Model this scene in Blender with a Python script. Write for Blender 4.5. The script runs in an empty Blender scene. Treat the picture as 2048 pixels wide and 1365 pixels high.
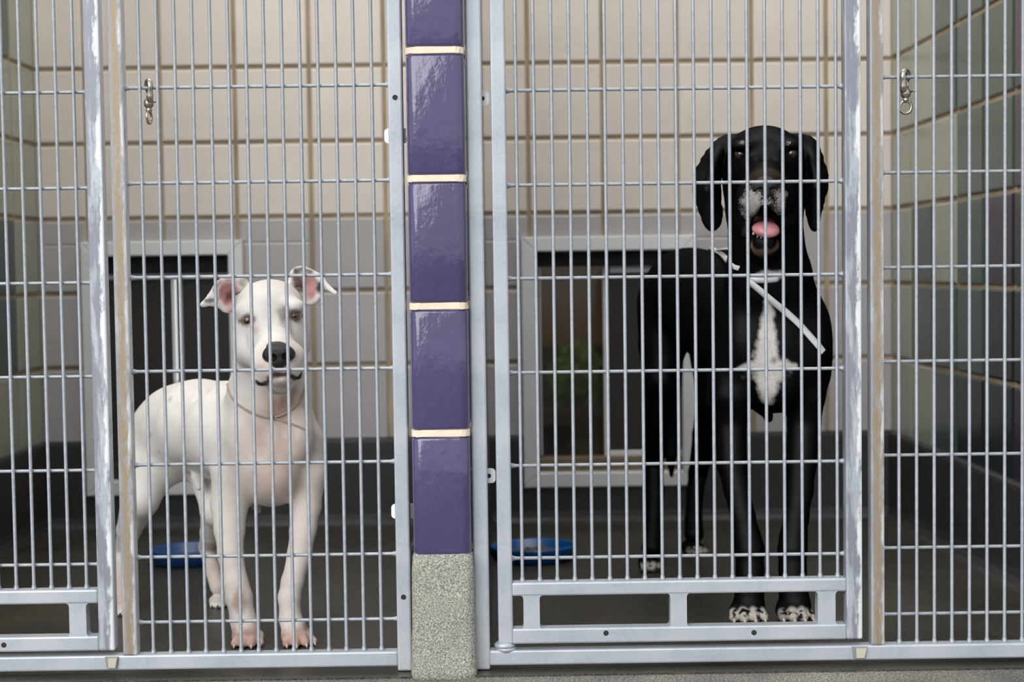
import bpy, bmesh, math, random
import numpy as np
from mathutils import Vector, Matrix, Euler
from mathutils.bvhtree import BVHTree

# ------------------------------------------------------------------ camera
C = bpy.context.scene.collection
S = bpy.context.scene
YAW, PITCH, ROLL = -0.004517, 0.046645, -0.0137
CAM_D, CAM_Z, FPX = 2.46, 0.644, 3100.0
cam_data = bpy.data.cameras.new('camera')
cam = bpy.data.objects.new('camera', cam_data); C.objects.link(cam)
CAM_M = (Matrix.Rotation(YAW, 3, 'Z') @ Matrix.Rotation(math.pi / 2 - PITCH, 3, 'X') @ Matrix.Rotation(ROLL, 3, 'Z'))
cam.location = (0, -CAM_D, CAM_Z)
cam.rotation_euler = CAM_M.to_euler()
cam_data.sensor_width = 36.0
cam_data.lens = FPX * 36.0 / 2048.0
cam_data.clip_start = 0.05
cam_data.dof.use_dof = True
cam_data.dof.focus_distance = 2.56
cam_data.dof.aperture_fstop = 4.0
S.camera = cam

# ------------------------------------------------------------------ world, light, exposure
world = bpy.data.worlds.new('overcast sky'); S.world = world; world.use_nodes = True
bg = world.node_tree.nodes['Background']
bg.inputs['Color'].default_value = (0.93, 0.97, 1.0, 1); bg.inputs['Strength'].default_value = 1.0
lt = bpy.data.lights.new('kennel ceiling light', 'AREA'); lt.shape = 'RECTANGLE'; lt.size = 2.2; lt.size_y = 0.9
lt.energy = 34; lt.color = (1, 0.97, 0.92)
lo = bpy.data.objects.new('kennel ceiling light', lt); C.objects.link(lo); lo.location = (-0.1, 0.75, 2.34)
sn = bpy.data.lights.new('soft daylight', 'SUN'); sn.energy = 2.6; sn.angle = math.radians(50); sn.color = (1.0, 0.985, 0.96)
so = bpy.data.objects.new('soft daylight', sn); C.objects.link(so); so.rotation_euler = Vector((0.55, 1.0, -0.62)).to_track_quat('-Z', 'Y').to_euler(); so.location = (-2, -5, 4)
S.view_settings.view_transform = 'Standard'; S.view_settings.look = 'None'
S.view_settings.gamma = 1.0; S.view_settings.use_curve_mapping = False
S.view_settings.exposure = 0.10

# ------------------------------------------------------------------ helpers
def ray(px, py):
    return CAM_M @ Vector(((px - 1024.0) / FPX, (682.5 - py) / FPX, -1.0))
def at(px, py, y):
    """the point seen at a spot of the photograph on the upright plane y metres behind the fence"""
    d = ray(px, py); t = (y + CAM_D) / d.y
    return Vector((d.x * t, y, CAM_Z + d.z * t))
def mpp(y):
    return (y + CAM_D) / FPX
SLOPE = 0.0277
def floor_z(y):
    return -SLOPE * max(y, 0.0)
def project(P):
    """world points (n,3) -> photograph pixels"""
    R = np.array(CAM_M); q = (np.asarray(P) - np.array([0, -CAM_D, CAM_Z])) @ R
    return 1024 + FPX * q[:, 0] / -q[:, 2], 682.5 - FPX * q[:, 1] / -q[:, 2]

def link(name, me, mat=None, parent=None, smooth=False):
    if mat is not None: me.materials.append(mat)
    if smooth: me.shade_smooth()
    o = bpy.data.objects.new(name, me); C.objects.link(o)
    if parent is not None: o.parent = parent
    return o
def from_bm(name, bm, mat=None, parent=None, smooth=False):
    bmesh.ops.recalc_face_normals(bm, faces=bm.faces)
    me = bpy.data.meshes.new(name); bm.to_mesh(me); bm.free()
    return link(name, me, mat, parent, smooth)
def empty(name, loc, label=None, cat=None, group=None):
    o = bpy.data.objects.new(name, None); C.objects.link(o); o.location = loc
    o.empty_display_size = 0.05
    if label: tag(o, label, cat, group)
    return o
def tag(o, label, cat, group=None):
    o['label'] = label; o['category'] = cat
    if group: o['group'] = group
    return o
def structure(o):
    o['kind'] = 'structure'; return o
def put(o, parent):
    """parent a mesh made in world coordinates under a thing that stands elsewhere"""
    o.parent = parent; o.matrix_parent_inverse = Matrix.Translation(parent.location).inverted(); return o

def box_bm(lo, hi, bevel=0.0, seg=1, bm=None):
    bm = bm or bmesh.new()
    r = bmesh.ops.create_cube(bm, size=1.0)
    lo, hi = Vector(lo), Vector(hi)
    for v in r['verts']:
        v.co = Vector((lo[i] + (v.co[i] + 0.5) * (hi[i] - lo[i]) for i in range(3)))
    if bevel > 0:
        es = list({e for v in r['verts'] for e in v.link_edges})
        bmesh.ops.bevel(bm, geom=es, offset=bevel, segments=seg, affect='EDGES', profile=0.5)
    return bm
def box(name, lo, hi, mat, parent=None, bevel=0.0, seg=1):
    o = from_bm(name, box_bm(lo, hi, bevel, seg), mat, None, False)
    if parent is not None: put(o, parent)
    return o
def prism_bm(outline, y0, y1, bm=None):
    """outline of (x,z) extruded along y"""
    bm = bm or bmesh.new()
    a = [bm.verts.new((x, y0, z)) for x, z in outline]; b = [bm.verts.new((x, y1, z)) for x, z in outline]
    n = len(outline)
    bm.faces.new(a); bm.faces.new(b[::-1])
    for i in range(n):
        bm.faces.new((a[i], b[i], b[(i + 1) % n], a[(i + 1) % n]))
    return bm
def lathe_bm(profile, seg=10, axis='Z', bm=None, origin=(0, 0, 0)):
    """profile of (r, h) turned about an axis"""
    bm = bm or bmesh.new(); rings = []
    for r, h in profile:
        ring = []
        for i in range(seg):
            t = 2 * math.pi * i / seg; c, s = r * math.cos(t), r * math.sin(t)
            p = {'Z': (c, s, h), 'X': (h, c, s), 'Y': (c, h, s)}[axis]
            ring.append(bm.verts.new(Vector(p) + Vector(origin)))
        rings.append(ring)
    for a, b in zip(rings, rings[1:]):
        for i in range(seg):
            bm.faces.new((a[i], a[(i + 1) % seg], b[(i + 1) % seg], b[i]))
    bm.faces.new(rings[0][::-1]); bm.faces.new(rings[-1])
    return bm
def tube_bm(pts, r, seg=8, closed=False, bm=None):
    bm = bm or bmesh.new(); pts = [Vector(p) for p in pts]; n = len(pts)
    rr = r if isinstance(r, (list, tuple)) else [r] * n
    rings = []; up = None
    for i, p in enumerate(pts):
        a = pts[(i - 1) % n] if (closed or i) else p; b = pts[(i + 1) % n] if (closed or i < n - 1) else p
        t = (b - a).normalized()
        if up is None:
            up = Vector((0, 0, 1)) if abs(t.z) < 0.9 else Vector((1, 0, 0))
        u = (up - t * up.dot(t)).normalized(); up = u; w = t.cross(u)
        rings.append([bm.verts.new(p + (u * math.cos(q) + w * math.sin(q)) * rr[i]) for q in [2 * math.pi * k / seg for k in range(seg)]])
    pairs = list(zip(rings, rings[1:])) + ([(rings[-1], rings[0])] if closed else [])
    for a, b in pairs:
        for i in range(seg):
            bm.faces.new((a[i], a[(i + 1) % seg], b[(i + 1) % seg], b[i]))
    if not closed:
        bm.faces.new(rings[0][::-1]); bm.faces.new(rings[-1])
    return bm

# ------------------------------------------------------------------ materials
def mat_new(name):
    m = bpy.data.materials.new(name); m.use_nodes = True
    nt = m.node_tree; return m, nt, nt.nodes['Principled BSDF']
def N(nt, t, **kw):
    n = nt.nodes.new(t)
    for k, v in kw.items():
        if k in n.inputs: n.inputs[k].default_value = v
        else: setattr(n, k, v)
    return n
def L(nt, a, b): nt.links.new(a, b)
def noise(nt, scale, detail=3, rough=0.55, vec=None, coord='Object', mapscale=None):
    n = N(nt, 'ShaderNodeTexNoise'); n.inputs['Scale'].default_value = scale; n.inputs['Detail'].default_value = detail
    n.inputs['Roughness'].default_value = rough
    if vec is None:
        tc = N(nt, 'ShaderNodeTexCoord'); vec = tc.outputs[coord]
    if mapscale:
        mp = N(nt, 'ShaderNodeMapping'); mp.inputs['Scale'].default_value = mapscale; L(nt, vec, mp.inputs['Vector']); vec = mp.outputs['Vector']
    L(nt, vec, n.inputs['Vector']); return n
def ramp(nt, fac, stops):
    r = N(nt, 'ShaderNodeValToRGB'); e = r.color_ramp.elements
    while len(e) < len(stops): e.new(0.5)
    for i, (p, c) in enumerate(stops):
        e[i].position = p; e[i].color = tuple(c) + (1,) if len(c) == 3 else c
    L(nt, fac, r.inputs['Fac']); return r
def mix(nt, fac, a, b, mode='MIX'):
    m = N(nt, 'ShaderNodeMix'); m.data_type = 'RGBA'; m.blend_type = mode
    for s, v in ((m.inputs[0], fac), (m.inputs[6], a), (m.inputs[7], b)):
        if hasattr(v, 'is_linked'): L(nt, v, s)
        elif isinstance(v, (int, float)): s.default_value = v
        else: s.default_value = tuple(v) + (1,) if len(v) == 3 else v
    return m.outputs[2]
def bump(nt, bsdf, h, strength=0.2, dist=0.01):
    b = N(nt, 'ShaderNodeBump'); b.inputs['Strength'].default_value = strength; b.inputs['Distance'].default_value = dist
    L(nt, h, b.inputs['Height']); L(nt, b.outputs['Normal'], bsdf.inputs['Normal'])
def simple(name, col, rough=0.5, metal=0.0, var=0.0, scale=20, bumps=0.0, bscale=60, coat=0.0):
    m, nt, b = mat_new(name)
    b.inputs['Base Color'].default_value = tuple(col) + (1,); b.inputs['Roughness'].default_value = rough; b.inputs['Metallic'].default_value = metal
    if coat: b.inputs['Coat Weight'].default_value = coat; b.inputs['Coat Roughness'].default_value = 0.08
    if var:
        n = noise(nt, scale); lo = [c * (1 - var) for c in col]; hi = [min(1, c * (1 + var)) for c in col]
        L(nt, ramp(nt, n.outputs['Fac'], [(0.3, lo), (0.7, hi)]).outputs['Color'], b.inputs['Base Color'])
    if bumps: bump(nt, b, noise(nt, bscale).outputs['Fac'], bumps, 0.004)
    return m
def tile_mat(name, col, rough=0.35, var=0.06):
    m, nt, b = mat_new(name)
    oi = N(nt, 'ShaderNodeObjectInfo')
    n = noise(nt, 7, 4, coord='Object')
    c1 = mix(nt, oi.outputs['Random'], [c * (1 - var) for c in col], [c * (1 + var) for c in col])
    c2 = mix(nt, ramp(nt, n.outputs['Fac'], [(0.35, (0, 0, 0)), (0.75, (1, 1, 1))]).outputs['Color'], c1, [c * 0.90 for c in col])
    L(nt, c2, b.inputs['Base Color']); b.inputs['Roughness'].default_value = rough
    bump(nt, b, noise(nt, 9, 2).outputs['Fac'], 0.12, 0.01)
    return m
def speckle_mat(name, base, spots, rough, scale=380, bs=0.35, big=0.25):
    """epoxy screed of small pale and dark grains"""
    m, nt, b = mat_new(name)
    tc = N(nt, 'ShaderNodeTexCoord')
    n1 = noise(nt, scale, 2, 0.7, tc.outputs['Object']); n2 = noise(nt, 3.0, 5, 0.6, tc.outputs['Object'])
    c = ramp(nt, n1.outputs['Fac'], [(0.36, [v * 0.45 for v in base]), (0.5, base), (0.64, spots)]).outputs['Color']
    dirt = ramp(nt, n2.outputs['Fac'], [(0.3, [1 - big] * 3), (0.7, (1, 1, 1))]).outputs['Color']
    L(nt, mix(nt, 1.0, c, dirt, 'MULTIPLY'), b.inputs['Base Color'])
    rr = ramp(nt, n2.outputs['Fac'], [(0.35, [rough * 0.7] * 3), (0.65, [min(1, rough * 1.25)] * 3)])
    L(nt, rr.outputs['Color'], b.inputs['Roughness'])
    bump(nt, b, n1.outputs['Fac'], bs, 0.004)
    return m
def galv_mat(name, streak=0.0, rust=0.0, tone=1.0):
    """hot-dip galvanised steel: cloudy grey zinc, white runs, ochre stain on the worn posts"""
    m, nt, b = mat_new(name)
    tc = N(nt, 'ShaderNodeTexCoord'); v = tc.outputs['Object']
    big = noise(nt, 9, 5, 0.6, v); fine = noise(nt, 160, 3, 0.6, v); run = noise(nt, 1.0, 6, 0.68, v, mapscale=(46, 46, 5.5))
    c = ramp(nt, big.outputs['Fac'], [(0.3, [0.33 * tone, 0.365 * tone, 0.415 * tone]), (0.55, [0.42 * tone, 0.45 * tone, 0.495 * tone]), (0.8, [0.50 * tone, 0.525 * tone, 0.565 * tone])]).outputs['Color']
    c = mix(nt, ramp(nt, fine.outputs['Fac'], [(0.4, (0, 0, 0)), (0.75, (0.35, 0.35, 0.35))]).outputs['Color'], c, (0.54, 0.565, 0.60))
    if streak:
        dk = ramp(nt, run.outputs['Fac'], [(0.42, (0, 0, 0)), (0.50, (streak, streak, streak))]).outputs['Color']
        c = mix(nt, dk, c, (0.20, 0.21, 0.25))
        sx2 = N(nt, 'ShaderNodeSeparateXYZ'); L(nt, v, sx2.inputs[0])
        jag = noise(nt, 1.0, 6, 0.7, v, mapscale=(60, 60, 14))
        ed = N(nt, 'ShaderNodeMath', operation='MULTIPLY_ADD'); L(nt, jag.outputs['Fac'], ed.inputs[0]); ed.inputs[1].default_value = 0.045; L(nt, sx2.outputs['X'], ed.inputs[2])
        wb = ramp(nt, ed.outputs[0], [(0.0295, (0, 0, 0)), (0.0315, (streak, streak, streak))]).outputs['Color']
        c = mix(nt, wb, c, (0.80, 0.82, 0.85))
        wt = ramp(nt, run.outputs['Fac'], [(0.30, (streak, streak, streak)), (0.37, (0, 0, 0))]).outputs['Color']
        c = mix(nt, wt, c, (0.78, 0.80, 0.83))
    if rust:
        sx = N(nt, 'ShaderNodeSeparateXYZ'); L(nt, v, sx.inputs[0])
        # stain runs down the middle of the tube: distance from the tube's own centre line
        ab = N(nt, 'ShaderNodeMath', operation='ABSOLUTE'); L(nt, sx.outputs['X'], ab.inputs[0])
        wob = noise(nt, 1.0, 5, 0.7, v, mapscale=(200, 200, 24))
        ad = N(nt, 'ShaderNodeMath', operation='MULTIPLY_ADD'); L(nt, wob.outputs['Fac'], ad.inputs[0]); ad.inputs[1].default_value = 0.020; L(nt, ab.outputs[0], ad.inputs[2])
        st = ramp(nt, ad.outputs[0], [(0.0145, (rust, rust, rust)), (0.0195, (0, 0, 0))]).outputs['Color']
        patch = noise(nt, 1.0, 2, 0.5, v, mapscale=(4, 4, 2.2))
        st = mix(nt, 1.0, st, ramp(nt, noise(nt, 1.0, 5, 0.7, v, mapscale=(260, 260, 60)).outputs['Fac'], [(0.34, (0.35, 0.35, 0.35)), (0.52, (1, 1, 1))]).outputs['Color'], 'MULTIPLY')
        st = mix(nt, 1.0, st, ramp(nt, patch.outputs['Fac'], [(0.24, (0, 0, 0)), (0.40, (1, 1, 1))]).outputs['Color'], 'MULTIPLY')
        c = mix(nt, st, c, (0.285, 0.22, 0.135))
    L(nt, c, b.inputs['Base Color'])
    b.inputs['Metallic'].default_value = 0.35; b.inputs['Roughness'].default_value = 0.48
    bump(nt, b, fine.outputs['Fac'], 0.10, 0.002)
    return m

M_galv = galv_mat('galvanised steel', streak=0.0)
M_galv_run = galv_mat('galvanised steel with runs', streak=0.85, tone=0.92)
M_galv_rust = galv_mat('stained galvanised steel', streak=0.55, rust=0.95, tone=0.80)
M_galv_stile = galv_mat('clean galvanised tube', tone=0.97)
M_wire = galv_mat('galvanised wire', tone=0.76)
M_dark = simple('dark hole', (0.012, 0.012, 0.013), 0.7)
M_bracket = simple('glaring white bracket', (0.85, 0.85, 0.84), 0.4)  # white lugs, colour raised for their glare where they face the light
M_nickel = simple('worn nickel', (0.40, 0.36, 0.31), 0.28, 0.95, 0.15, 200)
M_cream = tile_mat('cream glazed tile', (0.74, 0.685, 0.63))
M_grey = tile_mat('grey glazed tile', (0.44, 0.425, 0.435))
M_pale = tile_mat('pale sage glazed tile', (0.33, 0.35, 0.285), 0.26)
M_green = tile_mat('dark green glazed tile', (0.055, 0.085, 0.073), 0.24)
M_black = tile_mat('blackish green glazed tile', (0.016, 0.025, 0.025), 0.24)
M_plum = tile_mat('plum glazed tile', (0.032, 0.024, 0.040), 0.24)
M_grout = simple('tan grout', (0.36, 0.285, 0.19), 0.9, 0, 0.25, 6)
M_joint = simple('cream mortar', (0.74, 0.64, 0.50), 0.8, 0, 0.06, 60, 0.2, 120)
M_base = speckle_mat('dark grey epoxy cove', (0.029, 0.029, 0.029), (0.066, 0.066, 0.065), 0.55, 300, 0.3)
M_floor = speckle_mat('wet dark epoxy floor', (0.051, 0.046, 0.034), (0.094, 0.088, 0.068), 0.36, 260, 0.3, 0.4)
M_plinth = speckle_mat('speckled grey epoxy plinth', (0.36, 0.35, 0.30), (0.66, 0.65, 0.58), 0.85, 470, 0.7, 0.25)
M_ground = speckle_mat('rough concrete apron', (0.215, 0.195, 0.165), (0.50, 0.48, 0.44), 0.85, 300, 0.7, 0.6)
M_ceil = simple('white ceiling', (0.75, 0.75, 0.73), 0.9)
M_upvc = simple('white painted hatch frame', (0.74, 0.76, 0.77), 0.35, 0, 0.05, 8)
M_alu = simple('pale metal slider frame', (0.52, 0.53, 0.54), 0.4, 0.2)
M_brush = simple('black brush seal', (0.02, 0.02, 0.02), 0.9, 0, 0.4, 90, 0.6, 150)
M_panel = simple('dark brown hatch panel', (0.030, 0.026, 0.023), 0.35)
M_sill = simple('brown hatch sill', (0.17, 0.12, 0.08), 0.6, 0, 0.3, 30)
M_boards = simple('brown fence board', (0.20, 0.135, 0.075), 0.7, 0, 0.25, 12)
M_leaf = simple('bright green leaf', (0.20, 0.36, 0.03), 0.5, 0, 0.3, 8)
M_blue = simple('blue plastic', (0.006, 0.095, 0.30), 0.28, 0, 0.15, 12)
M_blue_deep = simple('deep blue plastic', (0.010, 0.055, 0.19), 0.32, 0, 0.15, 12)
M_food = simple('brown scraps of food', (0.13, 0.085, 0.045), 0.75, 0, 0.5, 60, 0.6, 90)

# purple glaze: wavy surface with a few pale drips
M_purple, nt, b = mat_new('purple glazed tile')
n1 = noise(nt, 2.2, 3); wav = noise(nt, 1.0, 3, 0.55, mapscale=(60, 60, 38)); wav2 = noise(nt, 1.0, 1, 0.4, mapscale=(26, 26, 12))
L(nt, ramp(nt, n1.outputs['Fac'], [(0.3, (0.052, 0.039, 0.112)), (0.7, (0.074, 0.056, 0.150))]).outputs['Color'], b.inputs['Base Color'])
b.inputs['Roughness'].default_value = 0.14; b.inputs['Coat Weight'].default_value = 0.5; b.inputs['Coat Roughness'].default_value = 0.05
ad = N(nt, 'ShaderNodeMath', operation='ADD'); L(nt, wav.outputs['Fac'], ad.inputs[0]); L(nt, wav2.outputs['Fac'], ad.inputs[1])
bump(nt, b, ad.outputs[0], 0.16, 0.010)

M_tint, nt, b = mat_new('yard dimming pane')
tr = N(nt, 'ShaderNodeBsdfTransparent'); tr.inputs['Color'].default_value = (0.36, 0.33, 0.28, 1)  # tint added to dim the sky-lit yard beyond
gl = N(nt, 'ShaderNodeBsdfGlossy'); gl.inputs['Roughness'].default_value = 0.08; gl.inputs['Color'].default_value = (1, 1, 1, 1)
ms = N(nt, 'ShaderNodeMixShader'); ms.inputs[0].default_value = 0.03
L(nt, tr.outputs[0], ms.inputs[1]); L(nt, gl.outputs[0], ms.inputs[2]); L(nt, ms.outputs[0], nt.nodes['Material Output'].inputs['Surface'])

# ------------------------------------------------------------------ the kennel shell
YB = 1.77                                  # back wall
XL, XR = at(75, 538, YB).x, at(1787, 538, YB).x
XC0, XC1 = at(817, 538, -0.03).x, at(934, 538, -0.03).x     # dividing wall, seen end on
TILE = 148.5 * mpp(YB)                     # tile pitch about 0.203 m
JOINT = 0.0115
Z_TOP = 2.40
zrow0 = at(1024, 428, YB).z                # joint between the grey band and the cream tiles
BASE_Z = at(1024, 870, YB).z

# floor with a shallow gutter along the back wall; it runs on under the fence
prof = [(-0.030, 0.0), (0.0, 0.0), (1.56, floor_z(1.56)), (1.575, floor_z(1.575) - 0.007), (YB - 0.03, floor_z(1.6) - 0.010), (YB + 0.4, floor_z(1.6) - 0.010)]
bm = bmesh.new()
def strip(bm, prof, x0, x1, thick=0.15):
    a = [bm.verts.new((x0, y, z)) for y, z in prof]; b = [bm.verts.new((x1, y, z)) for y, z in prof]
    c = [bm.verts.new((x0, y, -thick)) for y, z in (prof[0], prof[-1])]; d = [bm.verts.new((x1, y, -thick)) for y, z in (prof[0], prof[-1])]
    for i in range(len(prof) - 1): bm.faces.new((a[i], b[i], b[i + 1], a[i + 1]))
    bm.faces.new((c[0], d[0], b[0], a[0])); bm.faces.new((a[-1], b[-1], d[1], c[1])); bm.faces.new((c[0], c[1], d[1], d[0]))
strip(bm, prof, XL - 0.12, XR + 0.12)
floor = structure(from_bm('floor', bm, M_floor))
bm = box_bm((-9, -14, -0.2), (9, -0.030, -0.003)); apron = structure(from_bm('ground', bm, M_ground))
structure(box('ground', (XR + 0.12, -0.030, -0.2), (9, YB + 0.14, -0.003), M_ground)); structure(box('ground', (-9, -0.030, -0.2), (XL - 0.12, YB + 0.14, -0.003), M_ground))
structure(box('ceiling', (XL - 0.12, -0.10, Z_TOP), (XR + 0.12, YB + 0.14, Z_TOP + 0.12), M_ceil))

# tile meshes: a pillow-edged slab facing -y, origin at its centre
_tile_cache = {}
def tile_mesh(w, h):
    key = (round(w, 4), round(h, 4))
    if key not in _tile_cache:
        bm = bmesh.new(); d, s = 0.006, 0.004
        f = [bm.verts.new((sx * (w / 2 - s), -d, sz * (h / 2 - s))) for sx, sz in ((-1, -1), (1, -1), (1, 1), (-1, 1))]
        m_ = [bm.verts.new((sx * w / 2, -d + 0.0022, sz * h / 2)) for sx, sz in ((-1, -1), (1, -1), (1, 1), (-1, 1))]
        k = [bm.verts.new((sx * w / 2, 0.002, sz * h / 2)) for sx, sz in ((-1, -1), (1, -1), (1, 1), (-1, 1))]
        bm.faces.new(f)
        for i in range(4):
            j = (i + 1) % 4
            bm.faces.new((m_[i], m_[j], f[j], f[i])); bm.faces.new((k[i], k[j], m_[j], m_[i]))
        bmesh.ops.recalc_face_normals(bm, faces=bm.faces)
        me = bpy.data.meshes.new('tile'); bm.to_mesh(me); bm.free()
        _tile_cache[key] = me
    return _tile_cache[key]
_tile_by_mat = {}
def tile(parent, c, w, h, mat, rz=0.0):
    me = tile_mesh(w, h); key = (me.name, mat.name)
    if key not in _tile_by_mat:
        q = me.copy(); q.materials.clear(); q.materials.append(mat); _tile_by_mat[key] = q
    o = bpy.data.objects.new('tile', _tile_by_mat[key]); C.objects.link(o); o.parent = parent
    o.location = c; o.rotation_euler = (0, 0, rz); return o

# hatch openings in the back wall (outer edge of the white frame)
def rect(px0, py0, px1, py1):
    a = at(px0, py0, YB); b = at(px1, py1, YB); return (a.x, b.z, b.x, a.z)
H1 = rect(165, 485, 499, 986); H2 = rect(1041, 475, 1394, 969)
FRAME = 0.040
def wall_with_holes(x0, x1, z0, z1, y0, y1, holes):
    xs = sorted({x0, x1, *[h[0] for h in holes], *[h[2] for h in holes]}); zs = sorted({z0, z1, *[h[1] for h in holes], *[h[3] for h in holes]})
    bm = bmesh.new()
    for a, b in zip(xs, xs[1:]):
        for c, d in zip(zs, zs[1:]):
            mx, mz = (a + b) / 2, (c + d) / 2
            if any(h[0] < mx < h[2] and h[1] < mz < h[3] for h in holes): continue
            box_bm((a, y0, c), (b, y1, d), bm=bm)
    bmesh.ops.remove_doubles(bm, verts=bm.verts, dist=1e-5)
    return bm
holes = [(h[0] + FRAME * 0.8, h[1] + FRAME * 0.8, h[2] - FRAME * 0.8, h[3] - FRAME * 0.8) for h in (H1, H2)]
wall_back = structure(from_bm('wall_back', wall_with_holes(XL - 0.12, XR + 0.12, -0.15, Z_TOP, YB, YB + 0.14, holes), M_grout))
def subtract(r, h):
    x0, z0, x1, z1 = r
    if h[0] >= x1 or h[2] <= x0 or h[1] >= z1 or h[3] <= z0: return [r]
    out = []
    if z0 < h[1]: out.append((x0, z0, x1, h[1]))
    if z1 > h[3]: out.append((x0, h[3], x1, z1))
    za, zb = max(z0, h[1]), min(z1, h[3])
    if x0 < h[0]: out.append((x0, za, h[0], zb))
    if x1 > h[2]: out.append((h[2], za, x1, zb))
    return out
xg = [at(p, 208, YB).x for p in (320, 1055)]
def columns(x0, x1, ref):
    k0 = math.ceil((x0 - ref) / TILE - 1e-6); e = [x0]
    k = k0
    while ref + k * TILE < x1 - 0.004:
        if ref + k * TILE > x0 + 0.004: e.append(ref + k * TILE)
        k += 1
    return e + [x1]
def rows():
    e = [BASE_Z - 0.03]; k = -2
    while zrow0 + k * TILE < Z_TOP:
        e.append(zrow0 + k * TILE); k += 1
    return e + [Z_TOP]
ROWS = rows()
for x0, x1, ref in ((XL, XC0, xg[0]), (XC1, XR, xg[1])):
    cols = columns(x0, x1, ref)
    for a, b in zip(cols, cols[1:]):
        for c, d in zip(ROWS, ROWS[1:]):
            m = M_cream if (c + d) / 2 > zrow0 else M_grey
            rs = [(a + JOINT / 2, c + JOINT / 2, b - JOINT / 2, d - JOINT / 2)]
            for h in (H1, H2):
                hh = (h[0] + 0.008, h[1] + 0.008, h[2] - 0.008, h[3] - 0.008)
                rs = [q for r in rs for q in subtract(r, hh)]
            for r in rs:
                if r[2] - r[0] > 0.008 and r[3] - r[1] > 0.008:
                    tile(wall_back, ((r[0] + r[2]) / 2, YB, (r[1] + r[3]) / 2), r[2] - r[0], r[3] - r[1], m)

# side walls and dividing wall: patchwork of greens and plum
random.seed(11)
PAT = {  # right wall, columns counted from the back corner, rows from the base upward
    0: 'ssgkkp', 1: 'sgggkk', 2: 'sgsgpk', 3: 'sssggp', 4: 'ssgggp', 5: 'ssgggk', 6: 'sgsggp'}
TM = {'s': M_pale, 'g': M_green, 'k': M_black, 'p': M_plum}
def side_tiles(parent, x, rz, pick):
    n = math.ceil(YB / TILE)
    for i in range(n):
        y1 = YB - i * TILE; y0 = max(YB - (i + 1) * TILE, 0.03)
        for j, (c, d) in enumerate(zip(ROWS, ROWS[1:])):
            w, h = y1 - y0 - JOINT, d - c - JOINT
            if w < 0.01: continue
            tile(parent, (x, (y0 + y1) / 2, (c + d) / 2), w, h, pick(i, j), rz)
def pick_right(i, j):
    row = PAT.get(j, 'sggskg'); return TM[row[i]] if i < len(row) else TM[random.choice('gkpk')]
def pick_left(i, j):
    if i == 0: return M_pale
    return TM[random.choice('ggks')] if i > 1 else (M_green if j in (1, 2, 5, 6) else M_pale)
wall_right = structure(box('wall_right', (XR, 0.0, -0.15), (XR + 0.12, YB + 0.14, Z_TOP), M_grout))
side_tiles(wall_right, XR, -math.pi / 2, pick_right)
wall_left = structure(box('wall_left', (XL - 0.12, 0.0, -0.15), (XL, YB + 0.14, Z_TOP), M_grout))
side_tiles(wall_left, XL, math.pi / 2, pick_left)

# dividing wall with its bullnose tile end
wall_mid = structure(box('wall_center', (XC0 + 0.006, 0.06, -0.15), (XC1 - 0.006, YB, Z_TOP), M_grout))
side_tiles(wall_mid, XC1 - 0.006, math.pi / 2, lambda i, j: M_cream if ROWS[j + 1] > zrow0 + 0.02 else M_grey)
side_tiles(wall_mid, XC0 + 0.006, -math.pi / 2, lambda i, j: M_cream if ROWS[j + 1] > zrow0 + 0.02 else M_grey)
XM, HW, YF, YR = (XC0 + XC1) / 2, (XC1 - XC0) / 2, -0.030, 0.085
def bull_outline(off=0.0, r=0.016, seg=7):
    """plan of the rounded wall end, counter-clockwise from the back left"""
    hw, yf = HW + off, YF - off; pts = [(-hw, YR), ]
    for k in range(seg + 1):
        t = math.pi + math.pi / 2 * k / seg; pts.append((-hw + r + r * math.cos(t), yf + r + r * math.sin(t)))
    for k in range(seg + 1):
        t = -math.pi / 2 + math.pi / 2 * k / seg; pts.append((hw - r + r * math.cos(t), yf + r + r * math.sin(t)))
    pts.append((hw, YR)); return pts
def bull_bm(levels, wob=0.0, seed=0):
    """levels: list of (z, off)"""
    rnd = random.Random(seed); bm = bmesh.new(); rings = []
    for z, off in levels:
        rings.append([bm.verts.new((XM + x + rnd.uniform(-wob, wob), y + rnd.uniform(-wob, wob), z + rnd.uniform(-wob, wob))) for x, y in bull_outline(off)])
    n = len(rings[0])
    for a, b in zip(rings, rings[1:]):
        for i in range(n): bm.faces.new((a[i], a[(i + 1) % n], b[(i + 1) % n], b[i]))
    bm.faces.new(rings[0][::-1]); bm.faces.new(rings[-1]); return bm
jz = [at(868, 100, YF).z, at(873, 357, YF).z, at(879, 613, YF).z, at(884, 868, YF).z]
pitch = (jz[0] - jz[3]) / 3; z_pl = at(888, 1111, YF).z; jt = 0.0115
zz = [jz[0] + pitch * k for k in range(7, 0, -1)] + jz
for k, z in enumerate(zz):
    if z > Z_TOP: continue
    o = from_bm('mortar_joint', bull_bm([(z - jt / 2, -0.002), (z - jt / 2 + 0.001, 0.0006), (z + jt / 2 - 0.001, 0.0006), (z + jt / 2, -0.002)], 0.0006, k), M_joint, wall_mid)
bnds = [z_pl] + [z for z in zz[::-1] if z < Z_TOP] + [Z_TOP]
for a, b_ in zip(bnds, bnds[1:]):
    lo, hi = (a if a == z_pl else a + jt / 2), (b_ if b_ == Z_TOP else b_ - jt / 2)
    if hi - lo < 0.02: continue
    from_bm('bullnose_tile', bull_bm([(lo, -0.003), (lo + 0.0015, -0.0008), (lo + 0.005, 0), (hi - 0.005, 0), (hi - 0.0015, -0.0008), (hi, -0.003)]), M_purple, wall_mid, True)
lv = [(z_pl + 0.002, -0.002), (z_pl - 0.003, 0.0022)] + [(z_pl - 0.003 - k * (z_pl + 0.005) / 14, 0.003 + 0.004 * (k / 14.0) ** 2) for k in range(1, 15)]
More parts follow.
